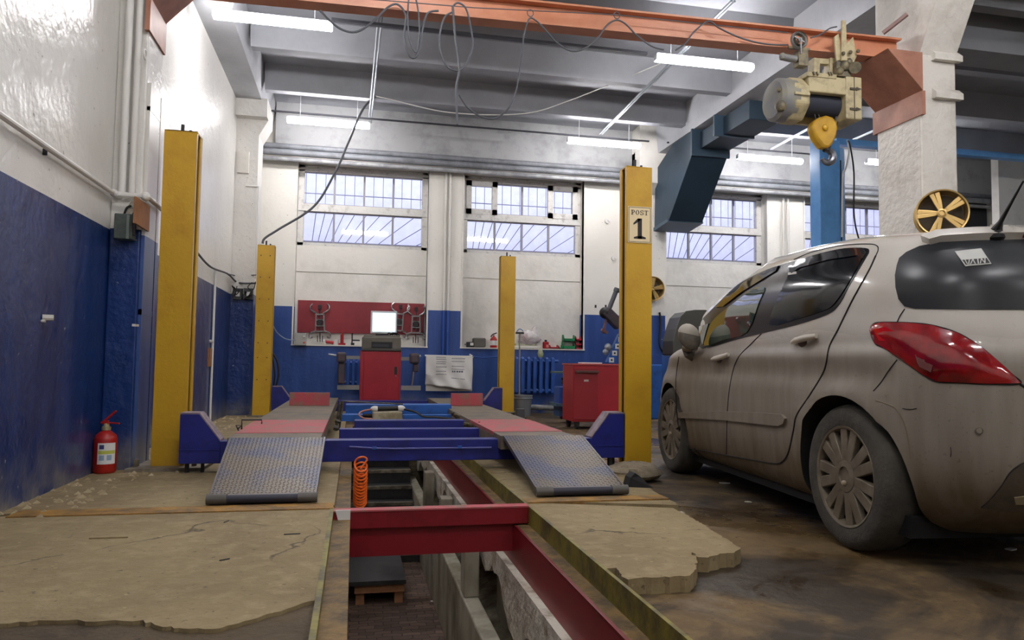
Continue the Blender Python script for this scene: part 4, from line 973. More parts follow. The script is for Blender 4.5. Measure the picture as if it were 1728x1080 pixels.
# second sill
ys = 12.05
fbz = lambda par, name, m, x0, y0, x1, y1, d=.1, **k: fb(par, name, m, x0, y0, x1, y1, ys, d, **k)
t = T('speaker_box', 'grey plastic box with a rounded corner on the left of the second sill', 'box', 810, 585, ys); fbz(t, 'body', mat('speaker_grey', '#5e5c57', .6), 799, 570, 820, 586, .14, bevel=.02)
t = T('small_device', 'small black device with a white face left of the grey box on the second sill', 'device', 794, 585, ys); fbz(t, 'body', M_black, 788, 577, 801, 586, .1, bevel=.01); fb(t, 'face', M_paper, 793.5, 578.5, 799, 583, ys-.004, .004); MB().sphere(at(785,581,Y=ys), .012, 8).build('knob', M_iron, t)
x = at(833, 580, Y=ys).x; t = thing('fire_extinguisher', 'small red extinguisher with white label on the second sill behind the far right post', 'fire extinguisher', (x, ys, sz))
MB().lathe([(.055,0),(.06,.01),(.06,.14),(.04,.17),(.015,.19),(.015,.21)], (x, ys, sz), n=20).build('cylinder', M_er, t, smooth=True, angle=50); MB().lathe([(.0615,.04),(.0615,.12)], (x,ys,sz), n=20, caps=False).build('paper_label', M_paper, t, smooth=True); MB().tube(spline([(x-.05,ys,sz+.18), (x-.02,ys,sz+.22), (x+.05, ys, sz+.25)],4), .010, 8).build('handle', M_iron, t, smooth=True)
# plastic bag
x0, x1 = at(872, 565, Y=ys+.05).x, at(914, 565, Y=ys+.05).x; 
bg = lump(((x0+x1)/2, ys+.05, sz+.175), ((x1-x0)*.46, .09, .13), 11, 22); 
bg.v = [(v[0]+.02*math.sin(v[2]*40+v[0]*20), v[1], v[2]+(.10 if v[2] > sz+.24 and v[0] > (x0+x1)/2+.1 else 0)) for v in bg.v]
M_bag = mat('plastic_bag', '#cfccc9', .25, col2='#b8a7a6', nscale=8, bump=.8, bscale=14)
tag(bg.build('plastic_bag', M_bag, smooth=True), 'crumpled translucent plastic bag lying on papers on the second sill', 'bag')
M_pap2 = mat('folder_cream', '#c9c6b4', .6, col2='#8b9470', nscale=20, stretch=(1,1,8))
fb(None, 'folder', M_pap2, 870, 580, 903, 583.5, ys, .22); o = bpy.context.scene.objects['folder']; tag(o, 'cream folder on top of the stack under the plastic bag', 'folder')
o = fb(None, 'folder', mat('folder_white', '#d9d8cf', .6), 868, 583.5, 912, 587, ys-.02, .25); tag(o, 'white folder at the bottom of the stack on the second sill', 'folder')
x = at(921, 583, Y=ys).x; t = thing('oil_bottle', 'red oil bottle with a black cap on the second sill', 'bottle', (x, ys, sz)); MB().bb(x-.05, x+.05, ys-.03, ys+.03, sz, sz+.12).build('body', M_red, t, bevel=.015); MB().cyl((x,ys,sz+.12), (x,ys,sz+.15), .022, 12).build('cap', M_black, t, smooth=True); MB().bb(x-.0, x+.04, ys-.033, ys-.03, sz+.02, sz+.07).build('bottle_label', mat('pale_red', '#d58a80', .6), t)
M_green = mat('bin_green', '#0f7a4a', .45); M_binred = mat('bin_red', '#b32035', .45)
def bin_(px0, px1, py0, py1, m, lab, Y=12.06):
    a, b = at((px0+px1)/2, py1, Y=Y), at((px0+px1)/2, py0, Y=Y); x0 = at(px0, py0, Y=Y).x; x1 = at(px1, py0, Y=Y).x; z0, z1 = a.z, b.z; h = z1-z0; t_ = .008
    mb = MB().bb(x0, x1, Y-.0, Y+.15, z0, z0+t_).bb(x0, x1, Y+.14, Y+.15, z0, z1)
    for x in (x0, x1-t_): mb.prism([(x, Y, z0), (x, Y+.15, z0), (x, Y+.15, z1), (x, Y+.05, z1), (x, Y, z0+h*.45)], (t_, 0, 0))
    mb.bb(x0, x1, Y, Y+t_, z0, z0+h*.42)
    return tag(mb.build('parts_bin', m), lab, 'storage bin')
for a in ((952,971,565,576,M_green,'upper large green parts bin of the pair on the second sill'), (951,971,577,589,M_green,'lower large green parts bin on the second sill'), (944,950.5,583,588.5,M_green,'tiny green parts bin left of the large green bins'), (929,943,582,588,M_binred,'low red parts tray beside the red oil bottle'), (972.5,982,567,575,M_binred,'top red bin of the stack at the right end of the second sill'), (972.5,982,576,583,M_binred,'middle red bin of the stack at the right end of the second sill'), (972.5,982,583.5,590,M_binred,'bottom red bin of the stack at the right end of the second sill')): bin_(*a)
tag(lump(at(912, 597, Y=11.98), (.05, .03, .09), 8, 12).build('rag', mat('rag', '#b9b89a', .8, col2='#8c9a70', nscale=14), smooth=True), 'pale crumpled rag hanging from the second sill above the radiator', 'rag')
# radiators
def radiator(px0, px1, pyt, pyb, n, lab):
    Y = 11.86; x0, x1 = at(px0, 630, Y=Y).x, at(px1, 630, Y=Y).x; z1, z0 = at((px0+px1)/2, pyt, Y=Y).z, at((px0+px1)/2, pyb, Y=Y).z
    t = thing('radiator', lab, 'radiator', ((x0+x1)/2, Y, z0)); p = (x1-x0)/n
    for i in range(n):
        x = x0+p*(i+.5)
        MB().bb(x-p*.30, x+p*.30, Y-.05, Y+.05, z0+.02, z1-.02).sphere((x, Y, z1-.03), p*.36, 10, (1, 1.4, 1)).sphere((x, Y, z0+.03), p*.36, 10, (1, 1.4, 1)).build('section', M_rblue, t, bevel=.008)
    MB().cyl((x0-.05, Y, z1-.06), (x1+.05, Y, z1-.06), .025, 10).build('header_pipe', M_rblue, t, smooth=True); MB().cyl((x0-.05, Y, z0+.06), (x1+.05, Y, z0+.06), .025, 10).build('header_pipe', M_rblue, t, smooth=True)
    for xx in (x0+.03, x1-.03): MB().cyl((xx, Y, z1-.1), (xx, YB-.001, z1-.1), .012, 8).build('wall_hook', M_rblue, t)
radiator(866, 937, 603, 665, 7, 'blue cast iron radiator right of the far right lift post')
radiator(583, 618, 606, 652, 4, 'blue cast iron radiator hidden mostly behind the red cabinet')
tag(MB().cyl(at(870, 686, Y=11.75), at(975, 690, Y=11.75), .045, 12).build('floor_pipe', mat('dusty_floor_pipe', '#8c8c86', .6, col2='#5e6064', nscale=6), smooth=True), 'dusty grey pipe low along the back wall below the radiator', 'pipe')
# bucket, mop, foot box
p = at(886, 703, Z=ZLOW); bxx, byy = p.x, p.y+.15
t = thing('bucket', 'grey plastic bucket standing beside the far right post', 'bucket', (bxx, byy, ZLOW))
MB().lathe([(.115,0),(.145,.31),(.15,.31),(.15,.33),(.138,.33),(.11,.01)], (bxx,byy,ZLOW), n=28).build('pail', mat('bucket_grey', '#76797c', .45), t, smooth=True, angle=40); MB().lathe([(.148,.27),(.154,.275),(.154,.285),(.148,.29)], (bxx,byy,ZLOW), n=28, caps=False).build('rim_band', M_steelgrey, t)
t = thing('broom', 'long grey broom standing upside down in the bucket', 'broom', (bxx-.07, byy, 0)); a = at(877, 563, Y=byy)
MB().cyl((bxx-.06, byy, ZLOW+.02), (a.x, byy, a.z), .013, 10).build('pole', mat('pole_grey', '#8f8f88', .5), t, smooth=True); MB().box((a.x-.0, byy, a.z+.01), (.13,.05,.03)).build('head', M_black, t); MB().tube(spline([(a.x-.05,byy,a.z+.03), (a.x,byy,a.z+.075), (a.x+.06,byy,a.z+.04)],5), .008, 6).build('wire_frame', mat('mop_blue', '#5a7fb5', .4), t, smooth=True)
p = at(879, 707, Z=ZLOW); t = thing('floor_box', 'small dark grey pedal box on the floor in front of the bucket', 'box', (p.x, p.y, ZLOW)); MB().bb(p.x-.06, p.x+.06, p.y, p.y+.12, ZLOW, ZLOW+.15).build('body', mat('pedal_grey', '#4c4c4f', .5), t, bevel=.008); MB().bb(p.x-.075, p.x+.075, p.y-.01, p.y+.13, ZLOW, ZLOW+.015).build('base', M_black, t)
p = at(865, 703, Z=ZLOW); tag(MB().prism([(p.x-.04, p.y, ZLOW), (p.x+.04, p.y, ZLOW), (p.x, p.y, ZLOW+.12)], (0,.03,0)).build('steel_bracket', M_iron), 'small dark triangular bracket at the foot of the far right post', 'bracket')
# blue grease machine
t = T('grease_pump', 'blue workshop machine with shelves partly hidden behind the red tool trolley', 'machine', 962, 700, 9.9)
fb(t, 'cabinet', M_rblue, 944, 653, 975, 682, 9.9, .3, bevel=.01); fb(t, 'lower_shelf', mat('shelf_teal', '#3c5a70', .5), 939, 681, 978, 686, 9.85, .4); fb(t, 'base', mat('machine_base', '#2d4a70', .6), 944, 686, 976, 703, 9.9, .3); fb(t, 'top_shelf', mat('shelf_green', '#51665f', .5), 939, 627, 978, 630, 9.85, .35)
w = MB(); rnd = random.Random(2)
for q in range(12):
    s0 = at(rnd.uniform(949, 968), rnd.uniform(632, 648), Y=9.95); w.sphere(s0, rnd.uniform(.015, .035), 8)
for q in range(5): w.beam(at(rnd.uniform(948, 970), 630, Y=9.95), at(rnd.uniform(948, 970), 650, Y=9.95), .012, .012)
w.build('fittings', M_iron, t)
for xx in (948, 958, 968): MB().sphere(at(xx, 704, Y=9.95), .03, 10).build('caster', M_black, t)
# red tool trolley
p = at(984, 725, Z=ZLOW); TY = p.y; xl = at(967, 670, Y=TY).x; xm_ = at(1046, 670, Y=TY).x; z1 = at(985, 616, Y=TY).z; z0 = at(985, 712, Y=TY).z
t = thing('tool_trolley', 'red steel tool trolley on casters left of the post with the number sign', 'tool trolley', ((xl+xm_)/2, TY, ZLOW))
M_tr = mat('trolley_red', '#a8202c', .4, col2='#97202a', nscale=2.5)
MB().bb(xl, xm_, TY, TY+.48, z0, z1).build('body', M_tr, t, bevel=.008)
d = MB().bb(xl+.01, xl+(xm_-xl)*.52, TY-.012, TY, z0+.03, z1-.04).build('door', mat('trolley_door', '#8e1d27', .45), t, bevel=.003)
MB().bb(xl+.02, xl+(xm_-xl)*.52, TY-.05, TY-.012, z1-.10, z1-.07).build('handle', mat('handle_brown', '#5b3a36', .5), d, bevel=.006); MB().bb(xl+.14, xl+.20, TY-.016, TY-.012, z1-.21, z1-.185).build('badge', mat('badge', '#b7a6a0', .4), d)
MB().bb(xl-.01, xm_+.01, TY-.01, TY+.49, z1, z1+.02).build('lid', mat('trolley_lid', '#b5504f', .4), t)
for xx in (xl+.07, xm_-.15):
    for yy in (TY+.06, TY+.42):
        w = MB().cyl((xx-.018, yy, ZLOW+.05), (xx+.018, yy, ZLOW+.05), .05, 16).build('caster', M_rubber, t, smooth=True)
        MB().bb(xx-.03, xx+.03, yy-.03, yy+.03, ZLOW+.06, z0).build('fork', M_iron, w)
tag(MB().bb(xl+.15, xl+.42, TY+.1, TY+.28, z1+.02, z1+.035).build('paper_stack', M_paper), 'loose white papers on top of the red tool trolley', 'papers')
# tyre changer
t = T('tyre_changer', 'tyre changer with a dark tilting arm behind the numbered post', 'tyre changer', 1035, 610, 10.5)
YT = 10.6; G = lambda px, py: at(px, py, Y=YT)
MB().cyl(G(1041,488), G(1026,526), .035, 14).cyl(G(1042,487), G(1040,492), .05, 14).build('cylinder', mat('piston_grey', '#56595e', .4, .5), t, smooth=True)
MB().beam(G(1020,524), G(1046,550), .17, .16).build('arm', M_dgrey, t, bevel=.02)
MB().sphere(G(1021,528), .09, 14).build('joint', M_black, t, smooth=True)
MB().beam(G(1024,535), G(1019,556), .03, .03).beam(G(1015,556), G(1025,562), .05, .04).sphere(G(1019,560), .03, 10).build('mount_head', mat('head_rust', '#6d4c4c', .5), t)
MB().beam(G(1049,566), G(1028,614), .09, .12).build('column_cover', M_lblue, t)
for q in range(4): MB().box(G(1045.5-q*5.2, 573+q*11.5)+V((0,-.05,0)), (.075,.02,.075)).build('pictogram', M_paper, t)
for q in range(4): MB().sphere(G(1045.5-q*5.2, 573+q*11.5)+V((0,-.062,0)), .016, 8).build('pictogram_mark', M_black, t)
MB().bb(G(1028,614).x-.2, G(1028,614).x+.9, YT+.02, YT+.62, ZLOW, G(1028,614).z).build('base_cabinet', M_lblue, t, bevel=.02)
MB().sphere(G(1026,586), .06, 12, (1,.6,1)).sphere(G(1022,594), .05, 12, (1,.6,1)).build('gauge', M_steelgrey, t, smooth=True)
# gold wheels
def alloy(cx, y, cz, R, label, spokes=5, rot=0., yaw=0.):
    t = thing('alloy_wheel', label, 'car wheel rim', (cx, y, cz), None); t.rotation_euler.z = yaw
    MB().lathe([(R,.0),(R*.985,-.012),(R*.93,-.010),(R*.90,.02),(R*.84,.10),(R*.86,.14),(R*.97,.155),(R,.15),(R*.88,.145),(R*.87,.11),(R*.97,.02)], (cx,y,cz), (0,1,0), n=48, caps=False).build('rim', M_gold, t, smooth=True, angle=50)
    for k in range(spokes):
        s = MB(); a = rot+2*math.pi*k/spokes
        for off in (-1, 1):
            q = []
            for r_, w_ in ((.16, .05), (.5, .12), (.93, .17)):
                aa = a+off*w_*1.0/ max(r_,.3)*.62
                q.append((r_*R, aa))
            hw = (.075*R*1.0, .08*R, .10*R); L_, R2 = [], []
            for (r_, aa), h_ in zip(q, hw):
                c = V((math.cos(aa)*r_, 0, math.sin(aa)*r_)); n = V((-math.sin(aa), 0, math.cos(aa)))
                L_.append(c+n*h_); R2.append(c-n*h_)
            pts = L_+R2[::-1]
            s.prism([(cx+p.x, y+.018, cz+p.z) for p in pts], (0, .022, 0))
        s.build('spoke', M_gold, t, bevel=.004)
    MB().lathe([(0,.04),(R*.19,.04),(R*.19,.01),(R*.11,.006),(R*.10,.022),(.0,.022)], (cx,y,cz), (0,1,0), n=24).build('hub', M_gold, t, smooth=True, angle=40)
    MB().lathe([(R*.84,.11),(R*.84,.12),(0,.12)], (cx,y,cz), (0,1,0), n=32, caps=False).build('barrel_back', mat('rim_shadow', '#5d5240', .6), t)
    return t
c = at(1590, 359, Y=RY0-.20); alloy(c.x, RY0-.20, c.z, .20, 'gold painted alloy wheel hanging on the big white column above the car', rot=math.pi/2+.3, yaw=-.62)
c = at(1102, 487, Y=YB-.45); alloy(c.x, YB-.45, c.z, .21, 'gold painted alloy wheel hanging on the back column behind the numbered post', rot=.2)
# wheel balancer hood behind the car
p = at(1166, 560, Y=8.3); t = thing('wheel_balancer', 'wheel balancer with a big rounded black guard behind the front of the white car', 'wheel balancer', (p.x, 8.3, 0))
G = lambda px, py: at(px, py, Y=8.3); ol = [G(1137,600), G(1137,575), G(1142,555), G(1149,535), G(1158,526), G(1172,524), G(1190,524), G(1204,530), G(1216,560), G(1218,600)]
MB().prism(ol, (0, .35, 0)).build('guard', mat('guard_black', '#22232a', .45), t, bevel=.02)
MB().prism([V((p.x+(q.x-p.x)*1.03, 8.295, p.z+(q.z-p.z)*1.03)) for q in ol], (0, .02, 0)).build('guard_rim', mat('guard_rim', '#4a4a44', .5), t)
MB().bb(G(1150,600).x, G(1210,600).x, 8.4, 8.9, ZLOW, G(1170,598).z).build('base_cabinet', M_lblue, t, bevel=.02)
# dark items on the blue column right edge
tag(MB().tube(spline([at(1113,527,Y=11.7), at(1115,545,Y=11.7), at(1113,580,Y=11.7), at(1120,595,Y=11.7)], 5), .018, 8).build('hanging_strap', M_black, smooth=True), 'black strap hanging on the edge of the back column beside the car mirror', 'strap')
# hoses at far left post
tag(MB().tube(spline([at(459,595,Y=10.8), at(468,610,Y=10.8), at(470,635,Y=10.8), at(463,660,Y=10.8)], 6), .014, 8).tube(spline([at(459,600,Y=10.85), at(464,630,Y=10.85), at(461,655,Y=10.85)], 6), .012, 8).build('hanging_hose', M_black, smooth=True), 'black hose hanging behind the far left yellow post', 'hose')
# sockets on the white pier
for px, py in ((1024, 373), (1035, 436)):
    p = at(px, py, Y=YB); tag(MB().cyl((p.x, YB-.03, p.z), (p.x, YB, p.z), .04, 12).box((p.x+.02, YB-.03, p.z), (.03, .03, .02)).build('wall_socket', M_paper), ('upper' if py < 400 else 'lower')+' small round socket on the white pier left of the numbered post', 'socket')
for px in (1005, 1022):
    p = at(px, 517, Y=YB); tag(MB().box((p.x, YB-.004, p.z), (.03, .01, .05)).build('wall_anchor', M_iron), ('left' if px == 1005 else 'right')+' small dark anchor just above the blue paint near the tyre changer', 'anchor')
# blue two post lift far right, duct
p0, p1 = at(1385, 400, Y=9.6), at(1428, 400, Y=9.6); zt = at(1405, 236, Y=9.6).z
t = thing('two_post_lift', 'light blue tall lift column with an overhead beam behind the big white column', 'car lift', ((p0.x+p1.x)/2, 9.6, ZLOW))
M_lb = mat('lift_light_blue', '#69a6e2', .4, col2='#5b96d2', nscale=3)
MB().bb(p0.x, p0.x+(p1.x-p0.x)*.80, 9.6, 9.85, ZLOW, zt).build('column', M_lb, t, bevel=.01); MB().bb(p0.x+(p1.x-p0.x)*.80, p1.x, 9.62, 9.85, ZLOW, zt-.1).build('channel', mat('lift_pale_blue', '#8db4df', .4), t)
MB().bb(p0.x+(p1.x-p0.x)*.80, p0.x+(p1.x-p0.x)*.84, 9.6, 9.62, ZLOW, zt-.3).build('groove', M_iron, t)
zb = at(1450, 242, Y=9.7).z; MB().bb(p1.x-.1, p1.x+4.6, 9.66, 9.78, zb-.05, zb+.04).build('overhead_beam', M_lb, t)
MB().bb(p1.x+4.4, p1.x+4.7, 9.6, 9.85, ZLOW, zt).build('column', M_lb, t, bevel=.01)
MB().tube(spline([at(1430,236,Y=9.55), at(1433,255,Y=9.55), at(1427,285,Y=9.55), at(1422,300,Y=9.55), at(1421,400,Y=9.55)], 6), .014, 8).build('white_hose', M_wcable, t, smooth=True)
tag(MB().tube(spline([at(1430,238,Y=9.62), at(1434,244,Y=9.4), at(1441,290,Y=9.2), at(1441,360,Y=9.2), at(1449,402,Y=9.2), at(1465,440,Y=9.2)], 8), .012, 8).build('black_cable', M_black, smooth=True), 'thin black cable hanging right of the light blue column', 'cable')
# duct
M_duct = mat('duct_teal', '#223442', .6, col2='#273b4b', nscale=1.4, namount=.5)
dt = thing('ventilation_duct', 'dark teal sheet metal ventilation duct descending to the third window', 'ventilation duct', (5.7, 10.5, 3.2))
X0 = at(1168,262,Y=10.2).x; X1 = at(1228,262,Y=10.2).x; zt_ = at(1198,262,Y=10.2).z; qb = at(1128,374,X=X0)
prof = [(qb.y, qb.z), (10.2, zt_), (10.2, zt_+.36), (10.9, zt_+.36), (11.60, zt_+.1), (11.64, qb.z-.05)]
MB().prism([(X0, y, z) for y, z in prof], (X1-X0, 0, 0)).build('descending_section', M_duct, dt, bevel=.008)
fl_ = mat('duct_flange', '#34495a', .5)
MB().bb(X0-.02, X1+.02, 10.17, 10.21, zt_-.03, zt_+.38).build('flange', fl_, dt)
MB().prism([(X0-.015, qb.y-.02, qb.z+.0), (X0-.015, qb.y-.0, qb.z+.05), (X0-.015, 11.64, qb.z-.0), (X0-.015, 11.64, qb.z-.06)], (X1-X0+.03, 0, 0)).build('flange', fl_, dt)
ye = at(1318,184,X=X1).y
MB().bb(X0+.12, X1, ye, 10.17, zt_+.08, zt_+.34).build('ceiling_section', M_duct, dt, bevel=.008)
MB().bb(X0-.02, X1+.02, (ye+10.2)/2-.02, (ye+10.2)/2+.02, zt_+.06, zt_+.36).build('flange', fl_, dt)
MB().bb(X0+.2, X0+.24, ye+.3, ye+.34, zt_+.36, 4.83).build('hanger', fl_, dt)
# ================================================================== CRANE BEAM AND HOIST
BY = 5.60
bl, br = at(501, 0, Y=BY-.07), at(1260, 74, Y=BY-.07); tl, tr_ = at(915, 0, Y=BY-.07), at(1260, 38, Y=BY-.07)
sl = (br.z-bl.z)/(br.x-bl.x)
zb_at = lambda x: br.z+sl*(x-br.x)
hb = ((tl.z-zb_at(tl.x))+(tr_.z-zb_at(tr_.x)))/2
xa_, xb_2 = LX, at(1512, 60, Y=BY).x
cr_ = thing('crane_beam', 'orange steel crane I-beam spanning from the left wall column to the right white column', 'crane beam', (1.6, BY, zb_at(1.6)))
MB().beam((xa_, BY, zb_at(xa_)+.008), (xb_2, BY, zb_at(xb_2)+.008), .14, .016).build('bottom_flange', M_orange, cr_)
MB().beam((xa_, BY, zb_at(xa_)+hb-.008), (xb_2, BY, zb_at(xb_2)+hb-.008), .14, .016).build('top_flange', M_orange, cr_)
MB().beam((xa_, BY, zb_at(xa_)+hb/2), (xb_2, BY, zb_at(xb_2)+hb/2), .012, hb-.03).build('web', M_orange, cr_)
fy = RY0-.04
t1, t2, t3, t4 = at(1498, 81, Y=fy), at(1544, 85, Y=fy), at(1544, 151, Y=fy), at(1544, 187, Y=fy)
dxh = RX-t1.x
M_or2 = mat('bracket_orange', '#ad7860', .55, col2='#92614d', nscale=3)
b_ = thing('beam_bracket', 'orange brown steel bracket carrying the crane beam on the right white column', 'bracket', (RX, 5.6, t3.z))
MB().prism([(t1.x, fy, t1.z), (RX, fy, t1.z), (RX, fy, t3.z)], (0, .60, 0)).build('haunch', M_or2, b_, bevel=.004)
MB().bb(RX-.012, RX+.02, fy, fy+.62, t4.z-.02, t3.z).build('collar', M_or2, b_)
b_ = thing('beam_bracket', 'orange brown steel bracket carrying the crane beam on the near left column', 'bracket', (LX, 5.6, t3.z))
zz0, zz1 = 3.33, 3.63
MB().prism([(LX, LY0-.04, zz0+.0), (LX+.36, LY0-.04, zz1+.10), (LX, LY0-.04, zz1+.10)], (0, .43, 0)).build('haunch', M_or2, b_, bevel=.004)
MB().bb(LX-.02, LX+.014, LY0-.04, LY1+.01, zz0-.22, zz0+.3).build('collar', M_or2, b_)
# tie rod and stub right of the beam end
tag(MB().beam(at(1490,56,Y=5.55), at(1531,24,Y=5.40), .03, .03).build('steel_stub', mat('rusty_pink', '#8f7470', .6)), 'short rusty steel stub sticking up beside the right end of the crane beam', 'steel stub')
tag(MB().beam(at(1478,0,Y=6.3), at(1452,50,Y=6.3), .02, .25).build('steel_plate', M_ceil), 'grey steel plate hanging from the ceiling above the hoist', 'plate') if False else None
# hoist
HY = 5.46; G = lambda px, py, dy=0.: at(px, py, Y=HY+dy)
h = thing('chain_hoist', 'dusty beige electric rope hoist hanging on a trolley from the orange crane beam', 'hoist', tuple(G(1385, 140)))
M_hg = mat('hoist_grey', '#7c7c80', .5, col2='#8c8877', nscale=6); M_hd = mat('hoist_dark', '#262a36', .7); M_hi = mat('hoist_iron', '#5f5a50', .5, .4, col2='#8b8063', nscale=14)
c0, c1 = G(1308, 160), G(1337, 163)
zc_ = G(1340, 160).z; Rm = .185
MB().lathe([(.08, 0), (Rm*.85, .01), (Rm, .04), (Rm, .17)], (G(1318,160).x, HY+.15, zc_), (1,0,0), n=24).build('motor_bell', M_hg, h, smooth=True, angle=40)
x_ = G(1318,160).x
mb = MB()
mb.sphere((x_+.0, HY+.03, zc_+.04), .02, 8).sphere((x_+.01, HY+.02, zc_-.10), .05, 10)
mb.build('motor_boss', M_hi, h, smooth=True)
oc = [(math.cos(math.radians(22.5+45*k))*.215, math.sin(math.radians(22.5+45*k))*.20) for k in range(8)]
xg = G(1338,160).x
MB().prism([(xg, HY+.15+a*.9, zc_+b) for a, b in oc], (.15, 0, 0)).build('gearbox', M_beige, h, bevel=.02)
MB().bb(xg-.01, xg+.13, HY-.05, HY-.03, zc_-.01, zc_+.01).build('gearbox_rib', M_beige, h)
xd = G(1366,160).x; xe = G(1430,160).x
MB().cyl((xd-.01, HY+.16, zc_-.01), (xe, HY+.16, zc_-.01), .105, 24).build('rope_drum', M_hd, h, smooth=True)
MB().prism([(xd, HY+.01, G(1395,127).z), (xd, HY+.32, G(1395,127).z), (xd, HY+.34, G(1395,150).z-.08), (xd, HY+.30, G(1395,150).z), (xd, HY-.0, G(1395,157).z)], (xe-xd, 0, 0)).build('drum_cover', M_beige, h, bevel=.012)
MB().bb(xd, xe, HY+.28, HY+.32, zc_-.14, zc_+.1).build('drum_frame', M_beige, h)
xr0 = G(1428,160).x; xr1 = G(1455,160).x
ec = MB().bb(xr0, xr1, HY, HY+.30, G(1441,201).z, G(1441,129).z).build('end_box', M_beige, h, bevel=.012)
mb = MB()
for py in (150, 184): mb.box(G(1441, py, -.006), (.075, .008, .018)).prism([G(1446,py-3,-.01), G(1446,py+3,-.01), G(1454,py,-.01)], (0, .01, 0))
mb.bb((xr0+xr1)/2-.003, (xr0+xr1)/2+.003, HY-.004, HY, G(1441,201).z, G(1441,129).z)
mb.build('arrow_mark', mat('mark_dark', '#4b4436', .6), ec)
mb = MB()
for px in (1373, 1400): mb.beam(G(px, 126, .1), G(px+1, 101, .1), .09, .06)
mb.beam(G(1370, 104, .1), G(1404, 106, .1), .05, .05); mb.bb(xd-.02, xe-.1, HY+.0, HY+.2, G(1380,128).z-.01, G(1380,126).z+.02)
mb.build('suspension_bracket', M_beige, h, bevel=.006)
mb = MB()
for px in (1372, 1378, 1398, 1402): mb.beam(G(px,121,-.01), G(px+3,127,-.01), .014, .012)
mb.build('lug', M_hi, h)
# trolley side plates with wheels
for dy, nm in ((-.0, 'trolley_plate'), (.26, 'trolley_plate')):
    pl_ = MB().prism([G(1408,62,dy), G(1416,56,dy), G(1420,100,dy), G(1412,103,dy)], (0,.02,0)).prism([G(1424,78,dy), G(1440,62,dy), G(1446,95,dy), G(1436,118,dy), G(1418,104,dy)], (0,.02,0)).prism([G(1421,34,dy-.02), G(1428,34,dy-.02), G(1430,102,dy-.02), G(1420,102,dy-.02)], (0,.02,0))
    pp = pl_.build(nm, M_beige, h, bevel=.004)
    w = MB()
    for px, py in ((1435,88), (1448,86), (1423,90)): w.sphere(G(px,py,dy-.03), .018, 8)
    w.build('trolley_bolt', M_hi, pp, smooth=True)
g_ = MB().cyl(G(1443,114,-.05), G(1443,114,.05), .05, 14).bb(G(1412,110).x, G(1436,110).x, HY, HY+.2, G(1420,128).z, G(1420,104).z).sphere(G(1425,112), .045, 10).sphere(G(1417,120), .035, 10).sphere(G(1432,105), .035, 10)
g_.build('gear_train', M_hi, h, smooth=True)
# second pulley and limit switch at left
pw = MB().lathe([(.07,0),(.075,.01),(.06,.02),(.075,.035),(.07,.04),(.045,.04),(.045,0)], tuple(G(1351,66,-.05)), (0,1,0), n=28, caps=False).build('guide_pulley', M_hg, h, smooth=True, angle=40)
a_ = G(1351,66,-.05)
MB().cyl(a_, a_+V((0,.05,0)), .018, 10).beam(a_+V((0,.0,.01)), a_+V((0,0,-.13)), .018, .012).beam(a_+V((-.05,.01,.02)), a_+V((.05,.01,-.02)), .010, .010).build('pulley_arm', M_silver, pw)
MB().cyl(G(1322,96), G(1343,100), .028, 12).sphere(G(1320,95), .03, 10).build('limit_switch', M_hg, h, smooth=True); MB().bb(G(1348,98).x, G(1364,98).x, HY, HY+.08, G(1356,110).z, G(1356,84).z).build('limit_bracket', M_hi, h)
MB().beam(G(1330,80,.05), G(1366,84,.05), .02, .02).cyl(G(1316,99,.05), G(1360,108,.05), .012, 8).build('limit_rod', M_hi, h)
# ropes, hook block
hk = thing('hook_block', 'yellow painted hook block with a steel hook hanging under the hoist', 'hook block', tuple(G(1393, 220, .12)))
G2 = lambda px, py, dy=0.: at(px, py, Y=HY+.12+dy)
rp_ = MB()
for (a, b) in (((1367,168),(1378,205)), ((1368,160),(1388,212)), ((1424,170),(1412,212)), ((1426,158),(1408,205))): rp_.cyl(G2(*a), G2(*b), .006, 6)
rp_.build('rope', M_iron, hk)
sh_ = [(1371,213),(1375,204),(1384,197),(1396,194),(1406,197),(1413,205),(1415,216),(1413,228),(1407,242),(1399,250),(1389,247),(1378,232)]
MB().prism([G2(a, b, -.05) for a, b in sh_], (0, .10, 0)).build('sheave_guard', M_yh if False else mat('hook_yellow', '#c99d22', .4, col2='#b58a25', nscale=8), hk, bevel=.022, smooth=True)
MB().sphere(G2(1393,215,-.06), .028, 12, (1,.6,1)).build('sheave_boss', mat('hook_yellow', '#c99d22'), hk, smooth=True)
MB().cyl(G2(1396,246,0), G2(1394,255,0), .032, 12).build('hook_nut', M_iron, hk, smooth=True)
hc = G2(1396, 264); pts = [G2(1394,252)]+[hc+V((.055*math.cos(a), 0, .055*math.sin(a))) for a in [math.radians(85-i*20) for i in range(13)]]
MB().tube(spline(pts, 3), [.020+.014*math.sin(math.pi*min(1, i/36)) for i in range(len(spline(pts,3)))], 10).build('hook', mat('hook_steel', '#6f7076', .3, .8), hk, smooth=True)
tag(MB().cyl(G(1385,205,.3), G(1376,214,.3), .03, 8).build('cable_gland', M_iron, smooth=True), 'small dark fitting below the hoist gearbox', 'fitting') if False else None
